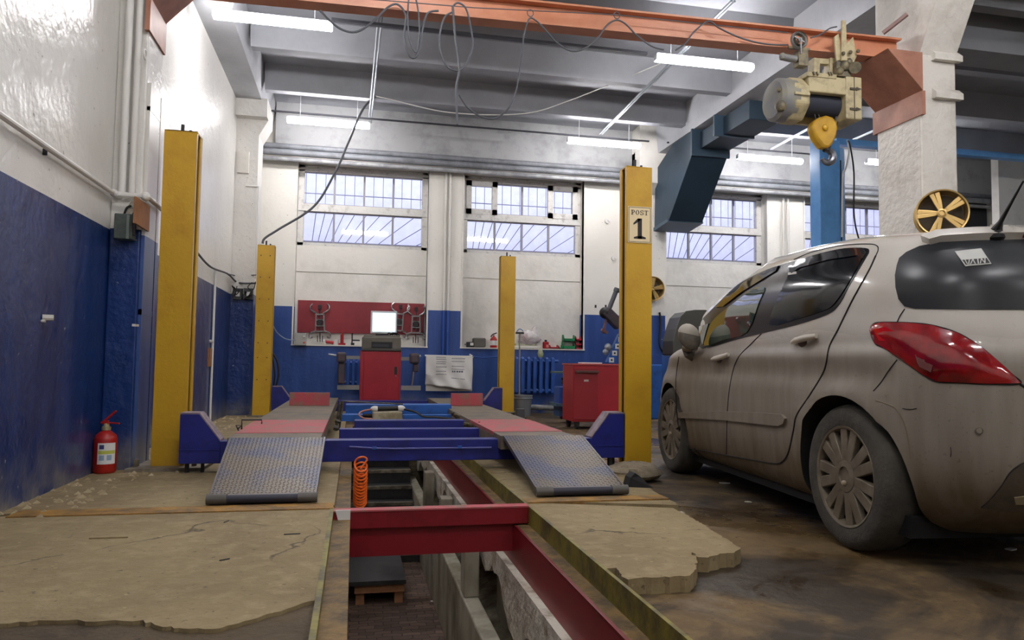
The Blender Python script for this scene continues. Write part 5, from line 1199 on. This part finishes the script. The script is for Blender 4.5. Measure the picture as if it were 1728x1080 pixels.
# festoon wires
FY = BY-.10
def wire(pts, r, lab, m=M_cable, Y=FY):
    return tag(MB().tube(spline([at(a, b, Y=Y) for a, b in pts], 9), r, 6).build('hanging_wire', m, smooth=True), lab, 'wire')
wire([(540,18),(570,46),(600,54),(630,36),(655,12),(672,8),(685,28),(682,62),(690,92),(700,97),(708,80),(714,45),(722,22),(740,18)], .008, 'black wire looping in front of the first light and below the crane beam')
wire([(700,-10),(706,20),(708,55),(703,88),(692,70),(688,30),(690,-5)], .006, 'thin wire loop hanging left below the crane beam')
wire([(764,20),(765,10),(774,5),(787,16),(795,50),(797,80),(785,110),(772,119),(755,112),(744,90),(742,60),(750,30),(764,20)], .008, 'largest round wire loop hanging from the crane beam')
wire([(764,10),(768,60),(775,115),(770,150),(772,210)], .009, 'straight dark cable hanging down in the middle from the crane beam')
wire([(775,160),(790,182),(815,198),(840,198),(865,172),(876,125),(882,85),(884,60),(893,32),(905,35),(920,50),(940,72),(965,86),(990,80),(1010,62),(1025,42),(1040,34),(1055,40),(1075,60),(1100,78),(1120,84)], .007, 'long festoon wire sagging in waves right under the crane beam')
wire([(1140,85),(1158,72),(1170,55),(1195,36),(1215,48),(1250,64),(1290,74),(1330,76)], .007, 'festoon wire reaching from the right tube light to the hoist')
for px, py, lab in ((895,22,'left small wire ring on the crane beam'), (1041,26,'right small wire ring on the crane beam')):
    c = at(px, py, Y=FY); tag(MB().tube([(c.x+.025*math.cos(a), FY, c.z+.028*math.sin(a)) for a in [k*math.pi/8 for k in range(16)]], .004, 6, closed=True).build('wire_ring', M_cable, smooth=True), lab, 'ring')
tag(MB().tube([at(540,-8,Y=FY), at(800,13,Y=FY), at(1041,25,Y=FY), at(1330,55,Y=FY)], .004, 6).build('support_wire', M_cable, smooth=True), 'taut thin support wire running along the crane beam', 'wire')
wire([(1368,64),(1385,58),(1400,48),(1412,45)], .006, 'short wire from the guide pulley to the hoist trolley')

# ================================================================== CAR
CP = V((2.224, 3.054, -.062)); cu = V((.204, 2.372, 0)).normalized(); cw = V((cu.y, -cu.x, 0))
WC = .82; WB = 2.385
car = thing('estate_car', 'dirty white estate car with tinted windows parked on the right beside the lift', 'car')
car.matrix_world = Matrix(((cw.x, cu.x, 0, CP.x), (cw.y, cu.y, 0, CP.y), (0, 0, 1, CP.z), (0, 0, 0, 1)))
car['_o'] = (0., 0., 0.)
INV = car.matrix_world.inverted(); EL = INV @ EYE
def lray(px, py): return (INV.to_3x3() @ ray(px, py)).normalized()
def lproj(p):
    q = C2W.transposed() @ ((car.matrix_world @ V(p))-EYE); return (864+FPX*q.x/-q.z, 540-FPX*q.y/-q.z)
# local coordinates: x = w (to the right), y = u (forward), z
#        z     W     R      F      n_rear
SL = [(.16, .70, -.42, 2.95), (.20, .755, -.50, 3.03), (.26, .79, -.58, 3.07), (.34, .805, -.63, 3.10), (.42, .815, -.655, 3.12), (.52, .822, -.665, 3.13), (.62, .827, -.665, 3.12), (.72, .828, -.66, 3.09),
      (.80, .824, -.65, 3.03), (.87, .817, -.64, 2.95), (.92, .811, -.632, 2.87), (.955, .808, -.619, 2.74), (.987, .808, -.614, 2.47), (1.034, .807, -.607, 2.311), (1.087, .806, -.596, 2.217), (1.15, .806, -.587, 2.146),
      (1.213, .803, -.573, 2.08), (1.277, .789, -.541, 1.932), (1.329, .769, -.50, 1.752), (1.382, .750, -.455, 1.53), (1.424, .741, -.385, 1.20), (1.456, .727, -.261, .906), (1.482, .695, -.116, .657), (1.503, .63, .066, .44), (1.517, .52, .27, .33), (1.523, .35, .30, .32)]
NP = 112
def outline(z, Wd, R, F):
    out = []; mid = .9
    for k in range(NP):
        a = 2*math.pi*(k+.5)/NP; c, s = math.cos(a), math.sin(a)
        n = 5.2 if s < 0 else 5.0
        if z > 1.2: n -= min(1.6, (z-1.2)*5.5)
        ext = (mid-R) if s < 0 else (F-mid)
        out.append(V((WC+Wd*math.copysign(abs(c)**(2/n), c), mid+ext*math.copysign(abs(s)**(2/n), s), z)))
    return out
# resample z smoothly
def interp(z):
    for i in range(len(SL)-1):
        if SL[i][0] <= z <= SL[i+1][0]:
            t = (z-SL[i][0])/(SL[i+1][0]-SL[i][0])
            p0, p1, p2, p3 = SL[max(i-1,0)], SL[i], SL[i+1], SL[min(i+2, len(SL)-1)]
            r = []
            for k in (1, 2, 3):
                m1 = (p2[k]-p0[k])/(p2[0]-p0[0])*(p2[0]-p1[0]); m2 = (p3[k]-p1[k])/(p3[0]-p1[0])*(p2[0]-p1[0])
                h00, h10, h01, h11 = 2*t**3-3*t*t+1, t**3-2*t*t+t, -2*t**3+3*t*t, t**3-t*t
                r.append(h00*p1[k]+h10*m1+h01*p2[k]+h11*m2)
            return r
zl = []
for i in range(len(SL)-1):
    z0, z1 = SL[i][0], SL[i+1][0]; k = max(1, round((z1-z0)/.02))
    zl += [z0+(z1-z0)*j/k for j in range(k)]
zl.append(SL[-1][0])
rings = [outline(z, *interp(z)) for z in zl]
vs = [p for r in rings for p in r]; fs = [(i*NP+k, i*NP+(k+1) % NP, (i+1)*NP+(k+1) % NP, (i+1)*NP+k) for i in range(len(rings)-1) for k in range(NP)]
fs += [tuple(range(NP-1, -1, -1)), tuple((len(rings)-1)*NP+k for k in range(NP))]
# shape: shoulder crease, flared arches
def sculpt(p):
    w, u, z = p
    s = 1 if w > WC else -1
    side = abs(w-WC)
    if side > .5 and -.3 < u < 2.9:
        # waist crease and door hollow
        d = -.012*math.exp(-((z-.80)/.05)**2)+ .010*math.exp(-((z-.90)/.03)**2)
        for cu_ in (0., WB):
            r = math.hypot(u-cu_, z-.32); d += .022*math.exp(-((r-.40)/.05)**2)*(1 if z > .3 else max(0, (z-.15)/.15))
        side += d*min(1, (side-.5)/.2)
    return V((WC+s*side, u, z))
vs = [sculpt(p) for p in vs]
M_paint = bpy.data.materials.new('dirty_white_paint'); M_paint.use_nodes = True
def _paint(m):
    nt = m.node_tree; N = nt.nodes.new; L = nt.links.new; b = nt.nodes['Principled BSDF']
    g = N('ShaderNodeNewGeometry'); sx = N('ShaderNodeSeparateXYZ'); L(g.outputs['Position'], sx.inputs[0])
    def noise(sc, scale, det=7):
        mp = N('ShaderNodeMapping'); mp.inputs['Scale'].default_value = scale; L(g.outputs['Position'], mp.inputs[0])
        n = N('ShaderNodeTexNoise'); n.inputs['Scale'].default_value = sc; n.inputs['Detail'].default_value = det; L(mp.outputs[0], n.inputs['Vector']); return n.outputs[0]
    def M(op, a, c):
        x = N('ShaderNodeMath'); x.operation = op
        for i, v in ((0, a), (1, c)):
            if isinstance(v, (int, float)): x.inputs[i].default_value = v
            else: L(v, x.inputs[i])
        return x.outputs[0]
    def rng(s, a, c, d=0., e=1.):
        r = N('ShaderNodeMapRange'); r.inputs[1].default_value = a; r.inputs[2].default_value = c; r.inputs[3].default_value = d; r.inputs[4].default_value = e; r.interpolation_type = 'SMOOTHSTEP'; L(s, r.inputs[0]); return r.outputs[0]
    zn = M('ADD', sx.outputs['Z'], M('MULTIPLY', M('SUBTRACT', noise(1.6, (1,1,1)), .5), .20))
    f1 = rng(zn, 1.02, .76, 0.03, .78)
    f2 = rng(zn, .50, .20, 0, .22)
    st = rng(noise(5, (3,3,.5)), .35, .65, .95, 1.03)
    f = M('MULTIPLY', M('ADD', f1, f2), st)
    f = M('ADD', f, rng(noise(60, (1,1,1), 4), .62, .72, 0, .08))
    x = N('ShaderNodeMix'); x.data_type = 'RGBA'; x.clamp_factor = True; L(f, x.inputs[0]); x.inputs[6].default_value = (*lin('#d3cec4'), 1); x.inputs[7].default_value = (*lin('#594b36'), 1)
    L(x.outputs[2], b.inputs['Base Color']); L(rng(f, 0, .7, .16, .62), b.inputs['Roughness']); L(rng(f, 0, .8, .8, .0), b.inputs['Coat Weight']); b.inputs['Coat Roughness'].default_value = .05
_paint(M_paint)
bodym = MB().add(vs, fs)
body = bodym.build('body', M_paint, car, smooth=True)
dgr = None
# wheel housings cut
M_arch = mat('wheel_housing', '#0d0d0d', .9)
def cut(ob, cyls):
    for (u0, z0, r, w0, w1) in cyls:
        c = MB().cyl((w0, u0, z0), (w1, u0, z0), r, 64).build('cutter', M_arch, car)
        md = ob.modifiers.new('cut', 'BOOLEAN'); md.operation = 'DIFFERENCE'; md.object = c; md.solver = 'EXACT'
        try: md.material_mode = 'TRANSFER'
        except Exception: pass
        bpy.context.view_layer.update(); dg = bpy.context.evaluated_depsgraph_get()
        me = bpy.data.meshes.new_from_object(ob.evaluated_get(dg)); ob.modifiers.remove(md); ob.data = me; bpy.data.objects.remove(c)
bvh = BVHTree.FromPolygons([V(v) for v in vs], fs)
cut(body, [(0, .325, .385, -.3, .30), (WB, .325, .375, -.3, .30), (0, .325, .385, 2*WC-.30, 2*WC+.3), (WB, .325, .375, 2*WC-.30, 2*WC+.3)])
def hit(px, py):
    d = lray(px, py); r = bvh.ray_cast(EL, d)
    if r[0] is None:
        # nearest point of the surface to the ray
        best = None
        for k in range(60):
            p = EL+d*(2.0+k*.06); q = bvh.find_nearest(p)
            if best is None or q[3] < best[3]: best = q
        return best[0], best[1]
    return r[0], r[1]
def inside(p, poly):
    x, y = p; c = False; n = len(poly)
    for i in range(n):
        x0, y0 = poly[i]; x1, y1 = poly[i-1]
        if (y0 > y) != (y1 > y) and x < (x1-x0)*(y-y0)/(y1-y0)+x0: c = not c
    return c
def smooth_poly(poly, n=4):
    P = [V((a, b, 0)) for a, b in poly]; m = len(P); out = []
    for i in range(m):
        p0, p1, p2, p3 = P[i-1], P[i], P[(i+1) % m], P[(i+2) % m]
        for k in range(n):
            t = k/n; q = .5*((2*p1)+(p2-p0)*t+(2*p0-5*p1+4*p2-p3)*t*t+(3*p1-p0-3*p2+p3)*t**3); out.append((q.x, q.y))
    return out
def patch(name, poly, m, par, off=.004, step=9, mirror=True, smooth=True, rnd=0, src=None, bulge=0.):
    """poly given as sight lines onto the body; a thin shell lying on the real body surface"""
    if rnd: poly = smooth_poly(poly, rnd)
    else:
        q = []
        for i in range(len(poly)):
            a, b = poly[i], poly[(i+1) % len(poly)]; l = math.hypot(b[0]-a[0], b[1]-a[1]); k = max(1, int(l/step))
            q += [(a[0]+(b[0]-a[0])*j/k, a[1]+(b[1]-a[1])*j/k) for j in range(k)]
        poly = q
    n = len(poly); pts = [V(p) for p in poly]; xs_ = [p[0] for p in poly]; ys_ = [p[1] for p in poly]
    x = min(xs_)+step/2
    while x < max(xs_):
        y = min(ys_)+step/2
        while y < max(ys_):
            if inside((x, y), poly) and min(math.hypot(x-a, y-b) for a, b in poly) > step*.45: pts.append(V((x, y)))
            y += step
        x += step
    res = geometry.delaunay_2d_cdt([V((p[0], p[1])) for p in pts], [], [list(range(n))], 1, 1e-4)
    v2, f2 = res[0], res[2]
    P3 = []; 
    for p in v2:
        s_, nn = hit(p[0], p[1])
        if nn.dot(EL-s_) < 0 and nn.length > 0: pass
        dd = min(math.hypot(p[0]-a, p[1]-b) for a, b in poly)
        P3.append((s_, nn, min(1, dd/(step*3))))
    top = [s_+nn*(off+bulge*e) for s_, nn, e in P3]; bot = [s_-nn*.004 for s_, nn, e in P3]
    N_ = len(top); faces = [tuple(f) for f in f2]+[tuple(reversed([i+N_ for i in f])) for f in f2]
    ec = {}
    for f in f2:
        for i in range(len(f)):
            e = (f[i], f[(i+1) % len(f)]); ec[e] = 1
    for (a, b) in list(ec):
        if (b, a) not in ec: faces.append((b, a, a+N_, b+N_))
    def make(mir):
        mb = MB(); VV = top+bot
        if mir: VV = [V((2*WC-v.x, v.y, v.z)) for v in VV]
        mb.add(VV, faces if not mir else [tuple(reversed(f)) for f in faces]); return mb.build(name, m, par, smooth=smooth, angle=50)
    o = make(False)
    if mirror: make(True)
    return o
def line(name, pts, m, par, r=.004, off=.001, mirror=True, n=6, sp=True):
    if sp:
        P = spline([(a, b, 0) for a, b in pts], 8); pts = [(p.x, p.y) for p in P]
    L_ = [hit(a, b) for a, b in pts]; L_ = [s_+nn*off for s_, nn in L_]
    o = MB().tube(L_, r, n).build(name, m, par, smooth=True)
    if mirror: MB().tube([V((2*WC-v.x, v.y, v.z)) for v in L_], r, n).build(name, m, par, smooth=True)
    return o
M_tint = mat('tinted_glass', '#15181b', .10, spec=.35, coat=.15)
M_trim = mat('window_trim', '#14151a', .25, spec=.5)
M_greeng = mat('door_glass', '#33473c', .03, spec=1.0, coat=1.)
M_tail = mat('tail_light_red', '#a01018', .12, col2='#6f0a12', nscale=7, coat=1.)
M_gapc = mat('panel_gap', '#1a1714', .8)
DLO = [(1186,588),(1179,570),(1177,550),(1194,530),(1214,510),(1245,481),(1277,463),(1300,453),(1318,447),(1336,442),(1366,433),(1396,425),(1429,419),(1462,419),(1467,425),(1462,435),(1446,462),(1434,482),(1418,512),(1398,530),(1345,548),(1300,559),(1250,571)]
dl = patch('side_window', DLO, M_trim, car, .003, 10, rnd=3)
RG = [(1300,548),(1316,500),(1340,452),(1362,440),(1400,430),(1440,426),(1456,430),(1452,445),(1432,480),(1410,512),(1392,524),(1345,539)]
patch('rear_pane', RG, M_tint, dl, .007, 10, rnd=3, mirror=False)
FG = [(1191,584),(1194,566),(1201,546),(1217,529),(1245,508),(1271,489),(1292,486),(1282,512),(1262,561),(1225,573)]
patch('front_pane', FG, M_greeng, dl, .008, 9, rnd=3, mirror=False)
patch('quarter_pane', [(1187,582),(1182,567),(1180,551),(1197,546),(1191,566)], M_greeng, dl, .007, 6, mirror=False)
# wind deflectors
M_defl = mat('deflector', '#0c0d10', .08, coat=1.)
patch('wind_deflector', [(1333,452),(1345,441),(1396,427),(1429,421),(1460,421),(1464,427),(1457,438),(1450,433),(1400,440),(1352,453),(1338,462)], M_defl, car, .014, 6)
patch('wind_deflector', [(1210,519),(1228,500),(1250,481),(1285,463),(1316,449),(1312,458),(1286,474),(1252,495),(1222,518)], M_defl, car, .012, 6)
# rear glass
def px_mid(z, u=-.62): return lproj((WC, u, z))
mt, mbm = px_mid(1.37, -.60), px_mid(1.095, -.66)
RGL = [(1514,448),(1518,436),(1530,426),(1552,416),(1585,410),(1640,407),(1728,405),(mt[0],405),(mt[0],523),(1728,523),(1600,522),(1545,521),(1527,517),(1517,505),(1512,485),(1511,465)]
patch('rear_window', RGL, mat('dusty_rear_glass', '#24272b', .32, col2='#2e3033', nscale=3, coat=.0), car, .004, 14)
# doors, gaps, mouldings, lights
door_r = line('rear_door_seam', [(1478,432),(1467,456),(1450,486),(1436,512),(1415,555),(1400,585),(1391,625),(1368,665),(1345,700),(1339,727),(1331,762),(1322,777),(1308,782),(1270,776),(1226,768)], M_gapc, car, .0042)
line('door_seam', [(1285,563),(1268,580),(1245,605),(1234,640),(1228,690),(1226,768)], M_gapc, car, .003)
line('front_door_seam', [(1226,768),(1190,761),(1160,755),(1148,735),(1142,690),(1141,640),(1146,602)], M_gapc, car, .0035)
line('roof_seam', [(1340,438),(1366,427),(1396,419),(1429,413.5),(1467,412),(1480,415),(1482,422),(1478,432)], M_gapc, car, .0025)
line('bumper_seam', [(1514,607),(1500,625),(1487,645),(1474,660)], M_gapc, car, .0025)
line('tailgate_seam', [(1527,521),(1519,533),(1514,544)], M_gapc, car, .0025)
line('tailgate_seam', [(1721,648),(1760,672),(1800,690)], M_gapc, car, .005)
MP = [(1147,696),(1200,694),(1226,694),(1280,696),(1322,699),(1328,706),(1325,715),(1316,719),(1280,715),(1226,709),(1147,705)]
patch('door_moulding', MP, M_paint, car, .014, 6, rnd=0)
TL = [(1469,558),(1473,548),(1488,544),(1536,545),(1573,549),(1616,562),(1652,584),(1681,608),(1705,630),(1721,647),(1669,648),(1620,646),(1582,644),(1558,632),(1524,608),(1495,589),(1478,580)]
tl_ = patch('tail_light', TL, M_tail, car, .008, 8, bulge=.022)
patch('lamp_lens', [(1480,556),(1500,552),(1520,562),(1516,575),(1490,576)], mat('lens_bright', '#c8141c', .1, coat=1.), tl_, .022, 6, mirror=False)
patch('lamp_lens', [(1550,600),(1570,590),(1582,608),(1575,630),(1556,620)], mat('lens_dark', '#5c0a10', .1, coat=1.), tl_, .027, 6, mirror=False)
line('lamp_gasket', TL+[TL[0]], M_gapc, tl_, .003, .003)
# spoiler lip
SP = [(1556,408),(1580,400),(1640,396),(1728,394),(mt[0],394),(mt[0],404),(1728,404),(1640,406),(1590,409),(1570,414)]
patch('spoiler', SP, M_paint, car, .035, 7)
s_, n_ = hit(1716, 400); MB().bb(s_.x, 2*WC-s_.x, s_.y-.052, s_.y+.03, s_.z-.008, s_.z+.012).build('brake_light', M_tail, car, bevel=.006)
# bumper insert, sensor, lower lip
patch('bumper_insert', [(1725,782),(1705,798),(1690,820),(1672,842),(1655,857),(1700,862),(mbm[0],866),(mbm[0],782)], mat('dirty_plastic', '#3f372c', .7, col2='#54483a', nscale=6), car, .004, 12)
line('bumper_edge', [(1740,778),(1722,784),(1704,798),(1690,820),(1672,842),(1656,856)], M_gapc, car, .003)
s_, n_ = hit(1652, 727); MB().lathe([(.0,.006),(.010,.006),(.012,.002),(.014,.005),(.015,.0)], s_, n_, n=18).build('parking_sensor', M_paint, car, smooth=True)
line('scratch', [(1523,689),(1536,691),(1547,689)], M_gapc, car, .0015, mirror=False)
line('scratch', [(1604,755),(1605,763),(1604,771)], M_gapc, car, .0012, mirror=False)
# dent crease on rear wing, hinted at by a brown line instead of shape
line('dent_crease_line', [(1478,676),(1500,683),(1512,690),(1525,712),(1532,740),(1536,775)], mat('crease_brown', '#7b6c57', .7), car, .003, .0, mirror=False)
# mirror
mc = EL+lray(1164, 566)*((EL-V((-.12,0,0))).x/ -lray(1164,566).x if lray(1164,566).x < 0 else 1)
def on_w(px, py, w):
    d = lray(px, py); return EL+d*((w-EL.x)/d.x)
def mirr(mb): return MB().add([V((2*WC-v[0], v[1], v[2])) for v in mb.v], [tuple(reversed(f)) for f in mb.f])
c = on_w(1164, 569, -.10)
mm = MB().sphere(c, 1, 20, (.080, .08, .088))
mm.v = [(v[0], c.y+(v[1]-c.y)*(1 if v[1] > c.y else .35), v[2]-.25*(v[0]-c.x)) for v in mm.v]
M_mir = mat('mirror_shell', '#6f685d', .45, col2='#4d473f', nscale=7)
mo = mm.build('side_mirror', M_mir, car, smooth=True); mirr(mm).build('side_mirror', M_mir, car, smooth=True)
cap = MB().sphere(c, 1, 20, (.083, .083, .092)); cap.v = [((v[0], c.y+(v[1]-c.y)*(1 if v[1] > c.y else .36), v[2]-.25*(v[0]-c.x)) if v[2] > c.z+.012 else (c.x+(v[0]-c.x)*.9, c.y+(v[1]-c.y)*.3, c.z+.0)) for v in cap.v]; cap.build('mirror_cap', mat('mirror_cap_white', '#a9a294', .3), mo, smooth=True)
s_, n_ = hit(1168, 598)
MB().tube([s_-n_*.01, s_+n_*.03, (s_+n_*.05+V((-.0,0,.03))), c+V((.03,0,-.07))], [.05,.04,.03,.03], 12).build('mirror_foot', M_mir, mo, smooth=True)
# door handles
for a, b, nm in (((1205,606),(1232,599),'front'), ((1341,578),(1381,567),'rear')):
    (p, n1), (q, n2) = hit(*a), hit(*b); hd = MB().tube([p+n1*.012, p.lerp(q,.3)+n1*.030, p.lerp(q,.7)+n1*.030, q+n2*.010], [.012,.016,.017,.013], 12)
    o = hd.build('door_handle', mat('handle_paint', '#c9c2b5', .3), car, smooth=True); mirr(hd).build('door_handle', mat('handle_paint', '#c9c2b5', .3), car, smooth=True)
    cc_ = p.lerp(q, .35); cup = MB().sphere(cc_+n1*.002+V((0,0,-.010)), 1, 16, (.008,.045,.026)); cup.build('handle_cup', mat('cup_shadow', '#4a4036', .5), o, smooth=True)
# roof antenna
s_, n_ = hit(1690, 400); rr_ = V((WC-.28, -.38, 1.455)); 
d = lray(1682, 386); p0 = EL+d*((-.42-EL.y)/d.y); d = lray(1727, 305); p1 = EL+d*((-.42-.22-EL.y)/d.y)
an = MB().tube([p0+V((0,0,-.06)), p0+V((0,0,.0)), p0.lerp(p1,.15), p0.lerp(p1,.55), p1], [.028,.022,.010,.006,.004], 10).build('antenna', M_black, car, smooth=True)
MB().sphere(p0+V((-.01,.02,-.035)), 1, 14, (.045,.06,.03)).build('antenna_base', M_black, an, smooth=True)
# rear window sticker
ST = [(1611,426),(1655,421),(1672,447),(1629,451)]
st_ = patch('sticker', ST, mat('sticker_grey', '#b9bab4', .6), car, .007, 8, mirror=False)
patch('sticker_band', [(1624,441),(1664,438),(1669,445.5),(1629.5,448.5)], mat('sticker_black', '#1c1c1a', .5), st_, .0085, 8, mirror=False)
for (a, b, c_, d_) in ((1628,441,1632,448), (1635,440.5,1634,448), (1641,440,1637,448), (1641,440,1645,447.5), (1649,439.5,1650,447.5), (1655,439,1653,447), (1655,439,1661,446.5), (1661,438.5,1661,446)):
    patch('sticker_letter', [(a-.8,b),(a+.8,b),(c_+.8,d_),(c_-.8,d_)], mat('sticker_grey', '#b9bab4'), st_, .0095, 20, mirror=False)
s0 = patch('window_decal', [(1332,461),(1346,459),(1346,463),(1332,465)], M_paper, dl, .009, 8, mirror=False)
# sill plate dark underside
ub = MB().bb(.10, 2*WC-.10, -.35, 2.9, .13, .22).build('underbody', M_arch, car)
line('sill_seam', [(1150,770),(1200,782),(1260,799),(1320,818),(1345,828)], M_gapc, car, .006, .0)
# exhaust / tow details omitted from sight; wheels
M_tyre = mat('dirty_tyre', '#3b3832', .85, col2='#4c4840', nscale=6, bump=.3, bscale=40)
M_cap = mat('dirty_hubcap', '#7c7363', .55, .2, col2='#655c4c', nscale=7)
def wheel(u, side, nm='wheel'):
    R, zc, w0 = .335, .335, 0.012
    sgn = 1 if side < 0 else -1; base = w0 if side < 0 else 2*WC-w0
    P = lambda w: base+sgn*w
    ax = (sgn, 0, 0)
    t = MB().lathe([(.232,.02),(.236,.004),(.255,.0),(.290,.0),(.312,.006),(.326,.022),(.333,.05),(R,.10),(.333,.15),(.32,.19),(.24,.20),(.235,.16),(.235,.03)], (base,u,zc), ax, n=56, caps=False).build('tyre', M_tyre, car, smooth=True, angle=40)
    r = MB().lathe([(.236,.012),(.232,.002),(.222,.006),(.218,.02),(.214,.05)], (base,u,zc), ax, n=56, caps=False).build('rim', M_cap, t, smooth=True, angle=30)
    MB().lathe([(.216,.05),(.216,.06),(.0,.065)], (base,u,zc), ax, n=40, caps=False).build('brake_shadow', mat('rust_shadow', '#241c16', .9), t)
    for k in range(7):
        a = math.radians(90+k*360/7+8); s = MB()
        c_, s_2 = math.cos(a), math.sin(a); nrm = V((0, -s_2, c_)); dr = V((0, c_, s_2))
        for sg in (-1, 1):
            q0 = dr*.055+nrm*sg*.010; q1 = dr*.225+nrm*sg*.043
            h0, h1 = .024, .027
            pts = [q0-nrm*h0, q1-nrm*h1, q1+nrm*h1, q0+nrm*h0]
            s.prism([(base+sgn*.010, u+p.y, zc+p.z) for p in pts], (sgn*.03, 0, 0))
        s.build('hubcap_spoke', M_cap, t, bevel=.004)
    MB().lathe([(.075,.03),(.072,.008),(.045,.004),(.042,.012),(.0,.012)], (base,u,zc), ax, n=28).build('hub_centre', M_cap, t, smooth=True, angle=35)
    MB().sphere((base+sgn*.004, u+.02*0, zc-.03), .012, 10).build('hub_bolt', mat('bolt_beige', '#a89a84', .4), t)
for u_ in (0, WB):
    for s_ in (-1, 1): wheel(u_, s_)
# license lamp and exhaust bits under the bumper on the right
patch('number_plate_light', [(1710,838),(1728,836),(1760,836),(1760,850),(1712,850)], mat('dirty_beige', '#8a7d62', .6), car, .008, 8, mirror=False)

# ================================================================== FLOOR DEBRIS
M_deb = mat('debris', '#b9b3a2', .8)
def scrap(px, py, z, s, lab, m=M_paper, cat='litter', name='paper_scrap'):
    p = at(px, py, Z=z); r = random.Random(px); k = 6
    pts = [(p.x+s*math.cos(a)*r.uniform(.6,1.2), p.y+s*.7*math.sin(a)*r.uniform(.6,1.2), z+.002) for a in [2*math.pi*i/k for i in range(k)]]
    return tag(MB().prism(pts, (0, 0, .004)).build(name, m), lab, cat)
scrap(1222, 816, ZLOW, .05, 'white paper scrap on the floor under the white car between its wheels')
scrap(1705, 928, ZLOW, .035, 'small white scrap on the dark floor at the right edge behind the car')
scrap(526, 1048, -.02, .02, 'small pale chip on the dark concrete beside the left pit edge', M_deb, 'rubble', 'concrete_chip')
scrap(1262, 848, ZLOW, .03, 'tiny pale scrap on the dark floor right of the right slab', M_deb, 'litter')
scrap(668, 989, PZ, .06, 'crumpled white paper on the brick floor of the pit in front of the platform')
scrap(731, 1015, PZ, .03, 'small white scrap on the brick floor of the pit near the right wall')
for k, (px, py, sc_, z) in enumerate(((1136,862,.03,ZLOW), (1150,871,.025,ZLOW), (1105,848,.02,ZLOW))):
    p = at(px, py, Z=z); tag(lump((p.x, p.y, z+sc_*.5), (sc_, sc_*.8, sc_*.6), 20+k, 8).build('rubble_chip', M_deb, smooth=False), ('largest', 'middle', 'smallest')[k]+' of the three rubble chips at the corner of the broken right slab', 'rubble')
p = at(185, 907, Z=0); a_, b_2, c_2, d_2 = (at(150,910,Z=0), at(163,897,Z=0), at(205,894,Z=0), at(216,908,Z=0))
tag(MB().prism([(q.x, q.y, .0) for q in (a_, b_2, c_2, d_2)], (0, 0, .006)).build('concrete_flake', M_slab), 'thin square flake of concrete lying on the left slab', 'concrete flake')
for k, (px, py, L_, an_) in enumerate(((493, 901, .035, .1), (379, 944, .02, .6), (382, 880, .02, 1.2))):
    p = at(px, py, Z=.003); d = V((math.cos(an_), math.sin(an_), 0))*L_
    tag(MB().tube([p-d, p+d], .0025, 5).build('wire_bit', M_black), ('longest', 'middle', 'farthest')[k]+' bit of dark wire lying on the left concrete slab', 'wire bit')
rnd = random.Random(9); mb = MB()
for k in range(260):
    x = rnd.uniform(WL+.01, WL+.35)*1.0; y = rnd.uniform(4.0, 10.5); s = rnd.uniform(.006, .022)*(1.3 if rnd.random() < .1 else 1)
    if y > 5.25 and y < 5.98: x += .2
    mb.add([(x-s,y-s,0),(x+s,y-s*.6,0),(x+s*.7,y+s,0),(x-s*.6,y+s*.8,0),(x,y,s*.9)], [(3,2,1,0),(0,1,4),(1,2,4),(2,3,4),(3,0,4)])
o = mb.build('crumbled_plaster', mat('crumbs', '#8d7d5e', .9, col2='#a8997a', nscale=9)); o['kind'] = 'stuff'; o['label'] = 'crumbs of plaster and dust along the foot of the left wall'; o['category'] = 'rubble'
GROUPS = {'tube_light': 'tube lights under the ceiling', 'heating_pipe': 'heating pipes under the back lintel', 'riser_pipe': 'riser pipes on the piers between the windows', 'conduit': 'steel conduits under the ceiling',
          'cable_tray': 'cable trays along the ceiling lights', 'parts_bin': 'plastic parts bins on the second sill', 'folder': 'folders stacked on the second sill', 'radiator': 'blue radiators under the sills',
          'alloy_wheel': 'gold alloy wheels hanging on the columns', 'hanging_wire': 'wires looping below the crane beam', 'wire_ring': 'wire rings on the crane beam', 'window_grille': 'sunray grilles outside the back windows',
          'junction_box': 'junction boxes by the corner column', 'wall_socket': 'sockets on the white pier', 'wall_anchor': 'anchors above the blue paint', 'column_pipe': 'vertical pipes on the near left column',
          'rubble_chip': 'rubble chips at the broken slab', 'wire_bit': 'bits of wire on the left slab', 'paper_scrap': 'paper scraps on the floor', 'beam_bracket': 'brackets of the crane beam', 'joint_strip': 'steel strips across the slabs',
          'pit_edge_beam': 'steel edges of the pit', 'pit_edge_angle': 'steel edges of the pit', 'pipe_stub': 'pipe stubs in the left wall'}
for o in list(bpy.data.objects):
    k = o.name.split('.')[0]
    if o.parent is None and k in GROUPS and 'label' in o and 'group' not in o: o['group'] = GROUPS[k]
    if '_o' in o: del o['_o']
